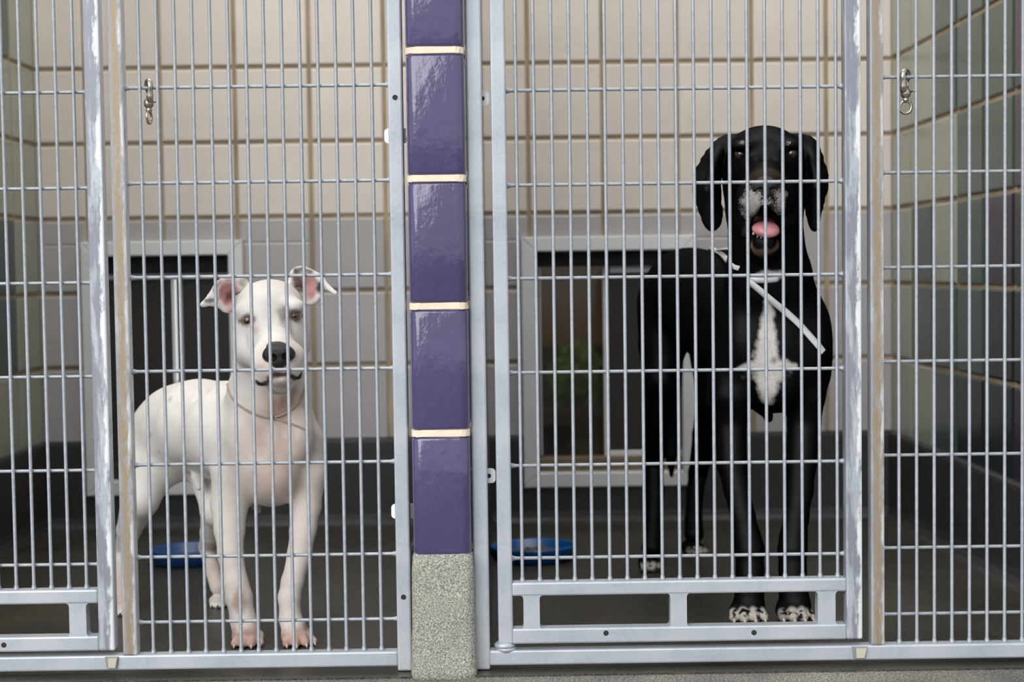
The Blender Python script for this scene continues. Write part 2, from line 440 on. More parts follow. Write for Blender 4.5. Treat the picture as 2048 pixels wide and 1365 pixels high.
o = from_bm('plinth', bull_bm(lv[::-1], 0.0011, 5), M_plinth, wall_mid, True); o['label'] = 'rough speckled grey epoxy foot of the purple tiled wall end'

# coved epoxy bases
def cove(bm, p0, p1, nrm, top, zb0, zb1, t=0.014):
    """a skirting from p0 to p1 (plan points on the wall), standing out along nrm"""
    prof = [(0, top), (t * 0.5, top - 0.002), (t, top - 0.012), (t, None), ]
    rings = []
    for p, zb in ((p0, zb0), (p1, zb1)):
        pr = [(-0.002, top), (t * 0.55, top - 0.001), (t * 0.9, top - 0.005), (t, top - 0.014), (t, zb + 0.035), (t + 0.004, zb + 0.018), (t + 0.013, zb + 0.006), (t + 0.030, zb - 0.002), (-0.002, zb - 0.002)]
        rings.append([bm.verts.new((p[0] + nrm[0] * d, p[1] + nrm[1] * d, z)) for d, z in pr])
    n = len(rings[0])
    for i in range(n): bm.faces.new((rings[0][i], rings[0][(i + 1) % n], rings[1][(i + 1) % n], rings[1][i]))
    bm.faces.new(rings[0]); bm.faces.new(rings[1][::-1])
bm = bmesh.new(); zb = floor_z(1.6) - 0.010
for x0, x1, h in ((XL, XC0, H1), (XC1, XR, H2)):
    a, b_ = h[0] + 0.01, h[2] - 0.01
    cove(bm, (x0, YB - 0.006), (a, YB - 0.006), (0, -1), BASE_Z, zb, zb)
    cove(bm, (a, YB - 0.006), (b_, YB - 0.006), (0, -1), h[1] + 0.01, zb, zb)
    cove(bm, (b_, YB - 0.006), (x1, YB - 0.006), (0, -1), BASE_Z, zb, zb)
structure(from_bm('baseboard_back', bm, M_base, None, False))
for nm, specs in (('baseboard_left', [(XL + 0.006, 1)]), ('baseboard_right', [(XR - 0.006, -1)]), ('baseboard_center', [(XC1, 1), (XC0, -1)])):
    bm = bmesh.new()
    for x, s in specs:
        cove(bm, (x, 0.09 if nm.endswith('center') else 0.0), (x, 1.56), (s, 0), BASE_Z, floor_z(0.0), floor_z(1.56)); cove(bm, (x, 1.56), (x, YB), (s, 0), BASE_Z, zb, zb)
    structure(from_bm(nm, bm, M_base))

# ------------------------------------------------------------------ dog hatches in the back wall
def mitred(name, h, side, parent):
    x0, z0, x1, z1 = h; f = FRAME
    o = {'top': [(x0, z1), (x1, z1), (x1 - f, z1 - f), (x0 + f, z1 - f)], 'bottom': [(x0, z0), (x1, z0), (x1 - f, z0 + f), (x0 + f, z0 + f)],
         'left': [(x0, z0), (x0 + f, z0 + f), (x0 + f, z1 - f), (x0, z1)], 'right': [(x1, z0), (x1 - f, z0 + f), (x1 - f, z1 - f), (x1, z1)]}[side]
    bm = prism_bm(o, YB - 0.030, YB + 0.01)
    bmesh.ops.bevel(bm, geom=[e for e in bm.edges if all(abs(v.co.y - (YB - 0.030)) < 1e-6 for v in e.verts)], offset=0.003, segments=1, affect='EDGES')
    return from_bm(name, bm, M_upvc, parent)
def pbox(name, px0, py0, px1, py1, y0, y1, mat, parent, bevel=0.0):
    a = at(px0, py0, y0); b = at(px1, py1, y0)
    return from_bm(name, box_bm((a.x, y0, b.z), (b.x, y1, a.z), bevel), mat, parent)
doors = []
for k, h in enumerate((H1, H2)):
    d = structure(empty('door_%d' % (k + 1), (0, 0, 0))); doors.append(d)
    for nm, sd in (('head_bar', 'top'), ('sill_bar', 'bottom'), ('side_bar', 'left'), ('side_bar', 'right')): mitred(nm, h, sd, d)
    x0, z0, x1, z1 = holes[k]
    bm = bmesh.new()                                                 # black lining of the opening through the wall
    for lo, hi in (((x0 - 0.004, YB + 0.01, z0), (x0 + 0.004, YB + 0.14, z1)), ((x1 - 0.004, YB + 0.01, z0), (x1 + 0.004, YB + 0.14, z1)),
                   ((x0, YB + 0.01, z1 - 0.004), (x1, YB + 0.14, z1 + 0.004)), ((x0, YB + 0.01, z0 - 0.004), (x1, YB + 0.14, z0 + 0.004))): box_bm(lo, hi, bm=bm)
    from_bm('lining', bm, M_brush, d)
d1, d2 = doors
# left hatch: two closed dark panels under a black brush
pbox('brush_strip', 196, 512, 480, 545, YB + 0.012, YB + 0.035, M_brush, d1, 0.004)
pbox('slider_rail', 190, 543, 484, 557, YB + 0.030, YB + 0.055, M_alu, d1, 0.002)
p = pbox('sliding_panel', 190, 555, 352, 962, YB + 0.050, YB + 0.058, M_panel, d1); pbox('edge_trim', 344, 556, 357, 962, YB + 0.040, YB + 0.050, M_upvc, p, 0.002)
p = pbox('sliding_panel', 352, 555, 486, 962, YB + 0.066, YB + 0.074, M_panel, d1); pbox('edge_trim', 362, 556, 372, 962, YB + 0.056, YB + 0.066, M_alu, p, 0.002)
pbox('bottom_track', 190, 930, 484, 962, YB + 0.015, YB + 0.06, M_panel, d1, 0.003)
# right hatch: left half glazed, dark slider in a pale frame on the right
pbox('brush_strip', 1060, 500, 1376, 530, YB + 0.012, YB + 0.035, M_brush, d2, 0.004)
pbox('jamb', 1076, 531, 1086, 913, YB + 0.020, YB + 0.07, M_alu, d2, 0.002)
sl = pbox('sliding_panel', 1206, 531, 1378, 914, YB + 0.050, YB + 0.056, M_panel, d2)
pbox('slider_stile', 1205, 531, 1219, 914, YB + 0.040, YB + 0.050, M_upvc, sl, 0.002)
pbox('slider_rail', 1219, 531, 1378, 544, YB + 0.040, YB + 0.050, M_upvc, sl, 0.002)
pbox('slider_rail', 1219, 902, 1378, 914, YB + 0.040, YB + 0.050, M_upvc, sl, 0.002)
o = pbox('pane', 1062, 522, 1212, 930, YB + 0.062, YB + 0.066, M_tint, d2); o['label'] = 'see-through pane with a tint added to dim the yard'
pbox('bottom_track', 1060, 917, 1378, 948, YB + 0.012, YB + 0.075, M_sill, d2, 0.004)

# ------------------------------------------------------------------ the dim yard behind the right hatch
structure(box('ground', (-4, YB + 0.14, -0.25), (5, 8.0, -0.085), M_floor))
YY = 6.0
fx0, fx1 = at(1000, 600, YY).x, at(1500, 600, YY).x
fence = empty('board_fence', ((fx0 + fx1) / 2, YY, -0.085), 'brown board fence across the dim yard behind the right hatch', 'fence')
zt, zf = 1.75, at(1150, 692, YY).z
bw = 0.034; nb = int((fx1 - fx0) / bw)
bme = bpy.data.meshes.new('board'); bm = box_bm((-bw * 0.44, -0.012, zf), (bw * 0.44, 0.012, zt)); bm.to_mesh(bme); bm.free(); bme.materials.append(M_boards)
for i in range(nb):
    o = bpy.data.objects.new('board', bme); C.objects.link(o); o.parent = fence; o.location = (fx0 + (i + 0.5) * bw - fence.location.x, (i % 2) * 0.008, 0.085)
for zz_ in (zf + 0.02, zf + 0.25, 1.3): box('rail', (fx0, YY + 0.02, zz_), (fx1, YY + 0.06, zz_ + 0.06), M_boards, fence)
box('sky_blocker', (fx0, YY + 0.014, zf), (fx1, YY + 0.02, zt), M_sill, fence)  # added behind the boards to keep bright sky out of their gaps
box('low_wall', (fx0, YY - 0.05, -0.085), (fx1, YY + 0.06, zf), M_base, fence)
random.seed(4)
c = at(1152, 858, 4.5)
bush = empty('bush', (c.x, 4.5, -0.085), 'bright green leafy bush in the yard, seen through the right hatch', 'plant')
bm = bmesh.new()
for i in range(560):
    t, f = random.uniform(0, 2 * math.pi), math.acos(random.uniform(-0.7, 1)); r = random.uniform(0.6, 1.0)
    p = Vector((0.125 * r * math.sin(f) * math.cos(t), 0.125 * r * math.sin(f) * math.sin(t), 0.23 + 0.175 * r * math.cos(f)))
    R = Euler((random.uniform(0, 6), random.uniform(0, 6), random.uniform(0, 6))).to_matrix(); s = random.uniform(0.018, 0.03)
    bm.faces.new([bm.verts.new(p + R @ Vector(q) * s) for q in ((-1, 0, 0), (0, -0.45, 0.12), (1, 0, 0), (0, 0.45, 0.12))])
o = from_bm('foliage', bm, M_leaf, bush); o['kind'] = 'stuff'
bm = bmesh.new()
for k in range(6):
    a = k * 1.05; tube_bm([(0.01 * math.cos(a), 0.01 * math.sin(a), 0), (0.05 * math.cos(a), 0.05 * math.sin(a), 0.28)], 0.004, 5, bm=bm)
from_bm('stems', bm, M_sill, bush); bpy.data.objects['stems'].name = 'stem'
c = at(1112, 905, 3.5)
bk = empty('bucket', (c.x, 3.5, -0.085), 'small black bucket on the yard ground behind the right hatch', 'bucket')
from_bm('body', lathe_bm([(0.050, 0.0), (0.064, 0.11), (0.068, 0.112), (0.068, 0.12), (0.060, 0.12), (0.048, 0.012)], 16), M_brush, bk, True)
from_bm('handle', tube_bm([(0.066 * math.cos(t), -0.03 * math.sin(t) - 0.02, 0.11 - 0.05 * math.sin(t)) for t in [math.pi * k / 10 for k in range(11)]], 0.003, 6), M_sill, bk, True)

# ------------------------------------------------------------------ galvanised front: fixed frames and gates
TD = 0.0254; YW = 0.0125; YH = 0.0180; WR = 0.0028; Z_FT = 1.98
def xm(pt, pb, yt=0, yb=1300):
    return (at(pt, yt, 0).x + at(pb, yb, 0).x) / 2
def tube_box(name, x0, x1, z0, z1, mat, parent, y0=0.0, y1=TD):
    """one square tube; its own origin lies on its centre line so stains follow the tube"""
    c = Vector(((x0 + x1) / 2, (y0 + y1) / 2, (z0 + z1) / 2)); h = Vector((x1 - x0, y1 - y0, z1 - z0)) / 2
    o = from_bm(name, box_bm(-h, h, 0.003, 2), mat, None, False); o.data.shade_smooth_by_angle(0.6) if hasattr(o.data, 'shade_smooth_by_angle') else None
    o.parent = parent; o.location = c - parent.location; return o
def flared(name, x0, x1, z0, z1, parent, mat, fil=0.006):
    """short upright between two rails with filleted weld corners"""
    cx, hw = (x0 + x1) / 2, (x1 - x0) / 2; out = []
    def arc(xc, zc, a0, a1): return [(xc + fil * math.cos(a0 + (a1 - a0) * k / 4), zc + fil * math.sin(a0 + (a1 - a0) * k / 4)) for k in range(5)]
    h = (z1 - z0) / 2; e = 0.001; P2 = math.pi / 2
    out += arc(hw + fil, -h + fil, -P2, -2 * P2) + arc(hw + fil, h - fil, 2 * P2, P2)
    out += arc(-hw - fil, h - fil, P2, 0) + arc(-hw - fil, -h + fil, 0, -P2)
    bm = prism_bm(out, -TD / 2 + 0.0012, TD / 2 - 0.0012); o = from_bm(name, bm, mat)
    o.parent = parent; o.location = Vector((cx, TD / 2, (z0 + z1) / 2)) - parent.location; return o
def bar_mesh(length, axis):
    e = 0.009
    pr = [(WR * 2.0, 0.0), (WR * 1.5, e * 0.35), (WR, e), (WR, length - e), (WR * 1.5, length - e * 0.35), (WR * 2.0, length)]
    bm = lathe_bm(pr, 8, axis); bmesh.ops.recalc_face_normals(bm, faces=bm.faces)
    me = bpy.data.meshes.new('bar'); bm.to_mesh(me); bm.free(); me.shade_smooth(); me.materials.append(M_wire); return me
def mesh_infill(parent, xs, zs, x0, x1, z0, z1):
    mv, mh = bar_mesh(z1 - z0, 'Z'), bar_mesh(x1 - x0, 'X')
    for i, x in enumerate(xs):
        o = bpy.data.objects.new('upright_wire', mv); C.objects.link(o); o.parent = parent; o.location = Vector((x, YW, z0)) - parent.location
    for z in zs:
        o = bpy.data.objects.new('cross_wire', mh); C.objects.link(o); o.parent = parent; o.location = Vector((x0, YH, z)) - parent.location
def lin(a, b, n): return [a + (b - a) * i / (n - 1) for i in range(n)]
def with_upper(zs):
    zs = sorted(zs, reverse=True); p = zs[0] - zs[1]; up = []
    z = zs[0] + p
    while z < Z_FT - 0.06: up.append(z); z += p
    return zs + up
def hole(parent, px, py):
    p = at(px, py, 0); o = from_bm('bolt_hole', lathe_bm([(0.0043, -0.0006), (0.0043, 0.004)], 12, 'Y'), M_dark); o.parent = parent; o.location = p - parent.location
def bracket(parent, px_in, px_out, py):
    """small rounded lug behind the upright, bolted to the wall end"""
    a, b_ = at(px_in, py, 0.03), at(px_out, py, 0.03); s = 1 if b_.x > a.x else -1; h, r = 0.0118, 0.006
    out = [(0, -h), (0, h)]; w = abs(b_.x - a.x)
    out += [(w - r + r * math.cos(t), h - r + r * math.sin(t)) for t in [math.pi / 2 * (1 - k / 4) for k in range(5)]]
    out += [(w - r + r * math.cos(t), -h + r + r * math.sin(t)) for t in [-math.pi / 2 * k / 4 for k in range(5)]]
    o = from_bm('bracket', prism_bm([(s * x, z) for x, z in out], 0.0, 0.003), M_bracket); o.parent = parent; o.location = Vector((a.x, 0.0256, a.z)) - parent.location
    o['label'] = 'small white lug'
    q = from_bm('bolt_hole', lathe_bm([(0.0035, -0.0008), (0.0035, 0.001)], 10, 'Y'), M_dark, o); q.location = (s * (w - 0.0105), 0, 0)
def stop_block(parent, px0, py0, px1, py1):
    a, b_ = at(px0, py0, -0.002), at(px1, py1, -0.002); c = (a + b_) / 2; hw, hh = (b_.x - a.x) / 2, (a.z - b_.z) / 2
    o = from_bm('stop_shadow_plate', prism_bm([(-hw, hh), (hw, hh), (hw * 0.8, -hh), (-hw * 0.75, -hh)], -0.003, 0.0), simple('grey shadow gap plate', (0.25, 0.26, 0.27), 0.5, 0.3)); o.parent = parent; o.location = Vector((c.x, 0.0, c.z)) - parent.location  # grey plate stands in for the shaded notch in the rail
    from_bm('stop_pad', prism_bm([(-hw * 0.5, hh * 0.85), (hw * 0.9, hh * 0.85), (hw * 0.6, -hh * 0.8), (-hw * 0.45, -hh * 0.8)], -0.006, -0.002), simple('beige stop pad', (0.45, 0.43, 0.35), 0.6), o)

# --- left fixed frame
zr0, zr1 = at(650, 1336, 0).z, at(650, 1306, 0).z
fl = empty('fence_panel', (xm(258, 272), 0, 0), 'fixed galvanised mesh panel left of the purple tiled wall end, before the white dog', 'fence panel', 'galvanised kennel front')
PL = (xm(213.5, 244), xm(243, 272)); EL = (xm(774, 793), xm(804.5, 820.5))
x_far_l = PL[0] - (at(1740, 650, 0).x - at(985, 650, 0).x) - 0.02
tube_box('post', PL[0], PL[1], zr1 - 0.001, Z_FT, M_galv_rust, fl)
tube_box('end_post', EL[0], EL[1], 0.001, Z_FT, M_galv_stile, fl)
tube_box('far_post', x_far_l - 0.03, x_far_l, 0.001, Z_FT, M_galv, fl)
tube_box('bottom_rail', x_far_l, EL[0] + 0.001, zr0, zr1, M_galv, fl)
tube_box('top_rail', x_far_l, EL[0] + 0.001, Z_FT - TD, Z_FT, M_galv, fl)
xs = [(at(274.4 + (741.3 - 274.4) * i / 13, 0, YW).x + at(307.5 + (762.6 - 307.5) * i / 13, 1300, YW).x) / 2 for i in range(14)]
zs = with_upper([at(480, p, YH).z for p in (173.5, 364.5, 553, 741, 927.7, 1112.5, 1242.7)])
mesh_infill(fl, xs, zs, PL[1] - 0.001, EL[0] + 0.001, zr1 - 0.001, Z_FT - TD + 0.001)
hole(fl, 790, 195); hole(fl, 807, 1195)
bracket(fl, 812, 769, 272); bracket(fl, 826, 783, 1022); stop_block(fl, 210, 1315, 237, 1338)
# --- right fixed frame
zq0, zq1 = at(1300, 1328, 0).z, at(1300, 1298, 0).z
fr = empty('fence_panel', (xm(946, 964), 0, 0), 'fixed galvanised mesh panel at the right edge with its post and long bottom rail', 'fence panel', 'galvanised kennel front')
ER = (xm(930, 948.6), xm(962.4, 979)); PR = (xm(1737, 1745), xm(1766, 1771))
x_far_r = XR - 0.004
tube_box('end_post', ER[0], ER[1], 0.001, Z_FT, M_galv_stile, fr)
tube_box('post', PR[0], PR[1], zq1 - 0.001, Z_FT, M_galv_rust, fr)
tube_box('far_post', x_far_r - 0.03, x_far_r, 0.001, Z_FT, M_galv, fr)
tube_box('bottom_rail', ER[1] - 0.001, x_far_r - 0.029, zq0, zq1, M_galv, fr)
tube_box('top_rail', ER[1] - 0.001, x_far_r - 0.029, Z_FT - TD, Z_FT, M_galv, fr)
x_a, x_b = (at(1794.6, 0, YW).x + at(1800, 1290, YW).x) / 2, (at(2009, 0, YW).x + at(2010, 1290, YW).x) / 2
xs = []; x = x_a
while x < x_far_r - 0.035: xs.append(x); x += (x_b - x_a) / 6
zs = with_upper([at(1900, p, YH).z for p in (153, 344, 533.8, 722, 909.5, 1094.7, 1227)])
mesh_infill(fr, xs, zs, PR[1] - 0.001, x_far_r - 0.029, zq1 - 0.001, Z_FT - TD + 0.001)
bracket(fr, 934, 978, 198); bracket(fr, 942, 991, 952); stop_block(fr, 1704, 1295, 1734, 1318)
o = from_bm('hinge_seat', lathe_bm([(0.012, -0.004), (0.0172, 0.001), (0.0172, 0.0045)], 20), M_galv, None, True); o.parent = fr; o.location = Vector((at(1012, 1303, 0.0127).x, 0.0127, zq1 - 0.001)) - fr.location
# --- gates
def gate(label, S0, S1, zb0, zb1, zu0, zu1, shorts, xs, zs, holes_px, rows_px, hinge, runs):
    g = empty('kennel_gate', (S0[0], 0, zb0), label, 'gate', 'galvanised kennel front'); zt = Z_FT - 0.045
    tube_box('hinge_stile' if hinge else 'lock_stile', S0[0], S0[1], zb0, zt, M_galv_stile if hinge else M_galv_run, g)
    tube_box('lock_stile' if hinge else 'hinge_stile', S1[0], S1[1], zb0, zt, M_galv_run, g)
    tube_box('bottom_rail', S0[1] - 0.001, S1[0] + 0.001, zb0, zb1, M_galv, g); tube_box('kick_rail', S0[1] - 0.001, S1[0] + 0.001, zu0, zu1, M_galv, g)
    tube_box('top_rail', S0[1] - 0.001, S1[0] + 0.001, zt - TD, zt, M_galv, g)
    for a, b_ in shorts: flared('kick_upright', a, b_, zb1 - 0.001, zu0 + 0.001, g, M_galv)
    mesh_infill(g, xs, [z for z in zs if z < zt - 0.04], S0[1] - 0.001, S1[0] + 0.001, zu1 - 0.001, zt - TD + 0.001)
    for p in holes_px: hole(g, *p)
    return g
G0, G1 = (xm(981, 994, 0, 1250), xm(1011, 1024, 0, 1250)), (xm(1689, 1692, 0, 1250), xm(1721.5, 1725.5, 0, 1250))
sh = [tuple(at(p, 1220, 0).x for p in q) for q in ((1047, 1079.5), (1341, 1374), (1636, 1671.5))]
xs = [(at(1028.8 + (1671 - 1028.8) * i / 18, 0, YW).x + at(1045 + (1675 - 1045) * i / 18, 1160, YW).x) / 2 for i in range(19)]
zs = with_upper([at(1360, p, YH).z for p in (177, 366.5, 553.2, 741.6, 927.5, 1112.5)])
gr = gate('galvanised mesh gate between the purple wall end and the right post, before the black dog', G0, G1, at(1212, 1287, 0).z, at(1212, 1256, 0).z,
          at(1212, 1191, 0).z, at(1212, 1164, 0).z, sh, xs, zs, ((1212, 1267), (1508, 1266)), None, True, False)
o = from_bm('hinge_collar', lathe_bm([(0.0172, -0.0035), (0.0172, 0.001), (0.012, 0.005)], 20), M_galv, None, True); o.parent = gr; o.location = Vector((at(1010, 1294, 0.0127).x, 0.0127, at(1010, 1293, 0).z)) - gr.location
GW = G1[1] - G0[0]
K1 = (xm(165, 194, 0, 1250), xm(198, 226, 0, 1250)); K0 = (K1[1] - GW, K1[1] - GW + G0[1] - G0[0])
w_ = at(142.2, 0, YW).x; x_last = (w_ + at(173.2, 1170, YW).x) / 2; dx = (at(142.2, 0, YW).x - at(34.4, 0, YW).x) / 3
xs = [x_last - 0.0282 * i for i in range(19)]
zs = with_upper([at(80, p, YH).z for p in (185.5, 377.5, 567, 754.7, 942.5, 1130.5)])
s1 = tuple(at(p, 1240, 0).x for p in (138, 172)); wS = s1[1] - s1[0]
sh = [s1, (s1[0] - 0.235, s1[0] - 0.235 + wS), (s1[0] - 0.47, s1[0] - 0.47 + wS)]
gl_ = gate('galvanised mesh gate cut off by the left edge, only its latch side in view', K0, K1, at(70, 1305, 0).z, at(70, 1275, 0).z, at(70, 1210, 0).z, at(70, 1182, 0).z,
           sh, xs, zs, ((7.6, 1291),), None, False, True)

# ------------------------------------------------------------------ snap hooks
def snap_hook(px, py, turn, label):
    c = at(px, py, YH); t = empty('snap_hook', c, label, 'snap hook', 'snap hooks on the wires'); t.rotation_euler = (0, 0, turn)
    # hook loop goes over the cross wire (wire runs along x), so the loop lies in the y-z plane before turning
    R_ = 0.0098
    pts = [(0, R_ * math.sin(a) * 0.85, 0.0 + R_ * math.cos(a)) for a in [math.radians(d) for d in range(-150, 118, 22)]]
    pts = [(0, -R_ * 0.5, -0.024)] + [(0, -R_ * 0.75, -0.014)] + pts[1:]
    from_bm('hook', tube_bm(pts, [0.0052, 0.0050] + [0.0045] * (len(pts) - 4) + [0.0036, 0.0028], 10), M_nickel, t, True)
    from_bm('gate_bolt', tube_bm([(0, 0.0072, -0.002), (0, 0.0062, -0.022)], 0.0018, 8), M_nickel, t, True)
    b_ = from_bm('barrel', lathe_bm([(0.003, -0.0175), (0.0068, -0.020), (0.0078, -0.024), (0.0076, -0.029), (0.0055, -0.032), (0.004, -0.033), (0.0042, -0.0345), (0.0052, -0.0355), (0.0052, -0.0375), (0.003, -0.039)][::-1], 14), M_nickel, t, True)
    from_bm('thumb_knob', tube_bm([(0.004, 0.004, -0.0235), (0.0125, 0.004, -0.0220), (0.0145, 0.004, -0.0217)], [0.0016, 0.0016, 0.0024], 8), M_nickel, t, True)
    q = empty('swivel_ring', (0, 0, -0.0475)); q.parent = t
    from_bm('ring', tube_bm([(0.0092 * math.cos(a), 0, 0.0100 * math.sin(a)) for a in [2 * math.pi * k / 22 for k in range(22)]], 0.0022, 8, True), M_nickel, q, True)
    from_bm('stem', lathe_bm([(0.0024, 0.007), (0.0034, 0.0085), (0.0026, 0.0115)], 10), M_nickel, q, True)
    return t, q
t, q = snap_hook(297, 174.5, 0.55, 'bronze snap hook seen edge-on, hanging from a cross wire at upper left'); q.rotation_euler = (0, 0, 0.85)
t, q = snap_hook(1811, 154.5, -0.80, 'bronze snap hook with round ring facing front, hanging right of the right post'); q.rotation_euler = (0, 0, 0.75)

# ------------------------------------------------------------------ food bowls
def bowl(px, py_bottom, R_, label, food, mat):
    d = ray(px, py_bottom); t_ = 0.5
    for _ in range(30):
        p = Vector((0, -CAM_D, CAM_Z)) + d * t_; t_ += (floor_z(p.y) - p.z) / (d.z) * 0.9
    c = Vector((p.x, p.y + R_ * 0.8, floor_z(p.y + R_ * 0.8)))
    t = empty('food_bowl', c, label, 'bowl', 'blue food bowls'); t.rotation_euler = (math.atan(SLOPE) * -1, 0, 0.3)
    pr = [(R_ * 0.80, 0.0), (R_ * 0.86, 0.004), (R_ * 0.95, 0.020), (R_ * 1.0, 0.030), (R_ * 1.0, 0.034), (R_ * 0.965, 0.036), (R_ * 0.93, 0.033), (R_ * 0.84, 0.016), (R_ * 0.76, 0.009), (0.002, 0.008)]
    from_bm('dish', lathe_bm(pr, 40), mat, t, True)
    if food:
        random.seed(9); bm = bmesh.new()
        for k in range(110):
            a, r = random.uniform(0, 6.28), R_ * 0.72 * math.sqrt(random.random())
            m4 = Matrix.Translation((r * math.cos(a), r * math.sin(a), 0.0150)) @ Matrix.Diagonal((1.6, 1.1, 0.7, 1))
            bmesh.ops.create_icosphere(bm, subdivisions=1, radius=random.uniform(0.004, 0.009), matrix=m4)
        o = from_bm('food', bm, M_food, t); o['kind'] = 'stuff'
    return t
bowl(368, 1137, 0.098, 'deep blue plastic bowl on the floor beside the white dog', False, M_blue_deep)
bowl(1069, 1131, 0.101, 'bright blue plastic bowl with brown leftovers, behind the right gate', True, M_blue)

# ------------------------------------------------------------------ animals: one smooth surface grown from blended limb shapes
class Flesh:
    """signed-distance sculpting on a grid, meshed with surface nets"""
    def __init__(self, lo, hi, h):
        self.lo = np.array(lo, dtype=np.float32); self.h = h
        self.n = np.ceil((np.array(hi) - self.lo) / h).astype(int) + 1
        self.f = np.full(self.n, 0.2, dtype=np.float32)
    def window(self, lo, hi, m):
        a = np.clip(np.floor((np.minimum(lo, hi) - m - self.lo) / self.h).astype(int), 0, self.n)
        b = np.clip(np.ceil((np.maximum(lo, hi) + m - self.lo) / self.h).astype(int) + 1, 0, self.n)
        sl = tuple(slice(i, j) for i, j in zip(a, b))
        g = [self.lo[k] + self.h * np.arange(a[k], b[k], dtype=np.float32) for k in range(3)]
        return sl, np.meshgrid(*g, indexing='ij', sparse=True)
    def blend(self, sl, d, k, cut=False):
        f = self.f[sl]
        if cut:
            h = np.clip(0.5 - 0.5 * (f + d) / k, 0, 1); self.f[sl] = f * (1 - h) - d * h + k * h * (1 - h)
        else:
            h = np.clip(0.5 + 0.5 * (f - d) / k, 0, 1); self.f[sl] = f * (1 - h) + d * h - k * h * (1 - h)
    def cone(self, a, b, ra, rb, k=0.02, cut=False):
        a, b = np.array(a, np.float32), np.array(b, np.float32); R = max(ra, rb)
        sl, (X, Y, Z) = self.window(np.minimum(a, b) - R, np.maximum(a, b) + R, k + 0.01)
        ba = b - a; L2 = float(ba @ ba) + 1e-9
        px, py, pz = X - a[0], Y - a[1], Z - a[2]
        t = np.clip((px * ba[0] + py * ba[1] + pz * ba[2]) / L2, 0, 1)
        d = np.sqrt((px - t * ba[0]) ** 2 + (py - t * ba[1]) ** 2 + (pz - t * ba[2]) ** 2) - (ra + (rb - ra) * t)
        self.blend(sl, d, k, cut)
    def chain(self, joints, k=0.02, inner=0.007):
        """a limb: tapered segments merged without bulging at the joints, then blended on as one"""
        P = np.array([j[0] for j in joints], np.float32); rr = [j[1] for j in joints]; R = max(rr)
        sl, (X, Y, Z) = self.window(P.min(0) - R, P.max(0) + R, k + 0.01); d = None
        for a, b, ra, rb in zip(P, P[1:], rr, rr[1:]):
            ba = b - a; L2 = float(ba @ ba) + 1e-9; px, py, pz = X - a[0], Y - a[1], Z - a[2]
            t = np.clip((px * ba[0] + py * ba[1] + pz * ba[2]) / L2, 0, 1); ts = t
            e = np.sqrt((px - t * ba[0]) ** 2 + (py - t * ba[1]) ** 2 + (pz - t * ba[2]) ** 2) - (ra + (rb - ra) * ts)
            if d is None: d = e
            else:
                h = np.clip(0.5 + 0.5 * (d - e) / inner, 0, 1); d = d * (1 - h) + e * h - inner * h * (1 - h)
        self.blend(sl, d, k)
    def ell(self, c, r, k=0.02, rot=(0, 0, 0), cut=False):
        c, r = np.array(c, np.float32), np.array(r, np.float32)
        R = np.array(Euler(rot).to_matrix(), dtype=np.float32); m = float(r.max())
        sl, (X, Y, Z) = self.window(c - m, c + m, k + 0.01)
        px, py, pz = X - c[0], Y - c[1], Z - c[2]
        q = [px * R[0, i] + py * R[1, i] + pz * R[2, i] for i in range(3)]
        k0 = np.sqrt(sum((q[i] / r[i]) ** 2 for i in range(3))); k1 = np.sqrt(sum((q[i] / r[i] ** 2) ** 2 for i in range(3))) + 1e-6
        self.blend(sl, k0 * (k0 - 1) / k1, k, cut)
    def sheet(self, a, b, c, r, k=0.006):
        """a thin rounded triangle, for ears"""
        a, b, c = (np.array(v, np.float32) for v in (a, b, c))
        sl, (X, Y, Z) = self.window(np.minimum(np.minimum(a, b), c) - r, np.maximum(np.maximum(a, b), c) + r, k + 0.006)
        nrm = np.cross(b - a, a - c); best = None; ins = 0
        for p, q in ((a, b), (b, c), (c, a)):
            e = q - p; vx, vy, vz = X - p[0], Y - p[1], Z - p[2]
            t = np.clip((vx * e[0] + vy * e[1] + vz * e[2]) / float(e @ e), 0, 1)
            d2 = (vx - t * e[0]) ** 2 + (vy - t * e[1]) ** 2 + (vz - t * e[2]) ** 2
            best = d2 if best is None else np.minimum(best, d2)
            w = np.cross(e, nrm); ins = ins + np.sign(w[0] * vx + w[1] * vy + w[2] * vz)
        pl = (nrm[0] * (X - a[0]) + nrm[1] * (Y - a[1]) + nrm[2] * (Z - a[2])) ** 2 / float(nrm @ nrm)
        d = np.sqrt(np.where(np.abs(ins) >= 2.5, pl, best)) - r
        self.blend(sl, d, k)
    def mesh(self, smooth=3):
        f = self.f; n = f.shape; s = f < 0
        off = [(i, j, k) for i in (0, 1) for j in (0, 1) for k in (0, 1)]
        cs = [s[i:n[0] - 1 + i, j:n[1] - 1 + j, k:n[2] - 1 + k] for i, j, k in off]
        tot = sum(c.astype(np.int8) for c in cs); act = (tot > 0) & (tot < 8)
        idx = np.argwhere(act); cid = np.full(act.shape, -1, np.int64); cid[act] = np.arange(len(idx))
        val = np.stack([f[idx[:, 0] + i, idx[:, 1] + j, idx[:, 2] + k] for i, j, k in off], 1)
        acc = np.zeros((len(idx), 3)); cnt = np.zeros(len(idx))
        for p in range(8):
            for q in range(p + 1, 8):
                if sum(abs(off[p][m] - off[q][m]) for m in range(3)) != 1: continue
                va, vb = val[:, p], val[:, q]; m = (va < 0) != (vb < 0)
                t = va / np.where(m, va - vb, 1.0)
                pt = np.array(off[p])[None] + t[:, None] * (np.array(off[q]) - np.array(off[p]))[None]
                acc[m] += pt[m]; cnt[m] += 1
        V = (idx + acc / cnt[:, None]) * self.h + self.lo
        F = []
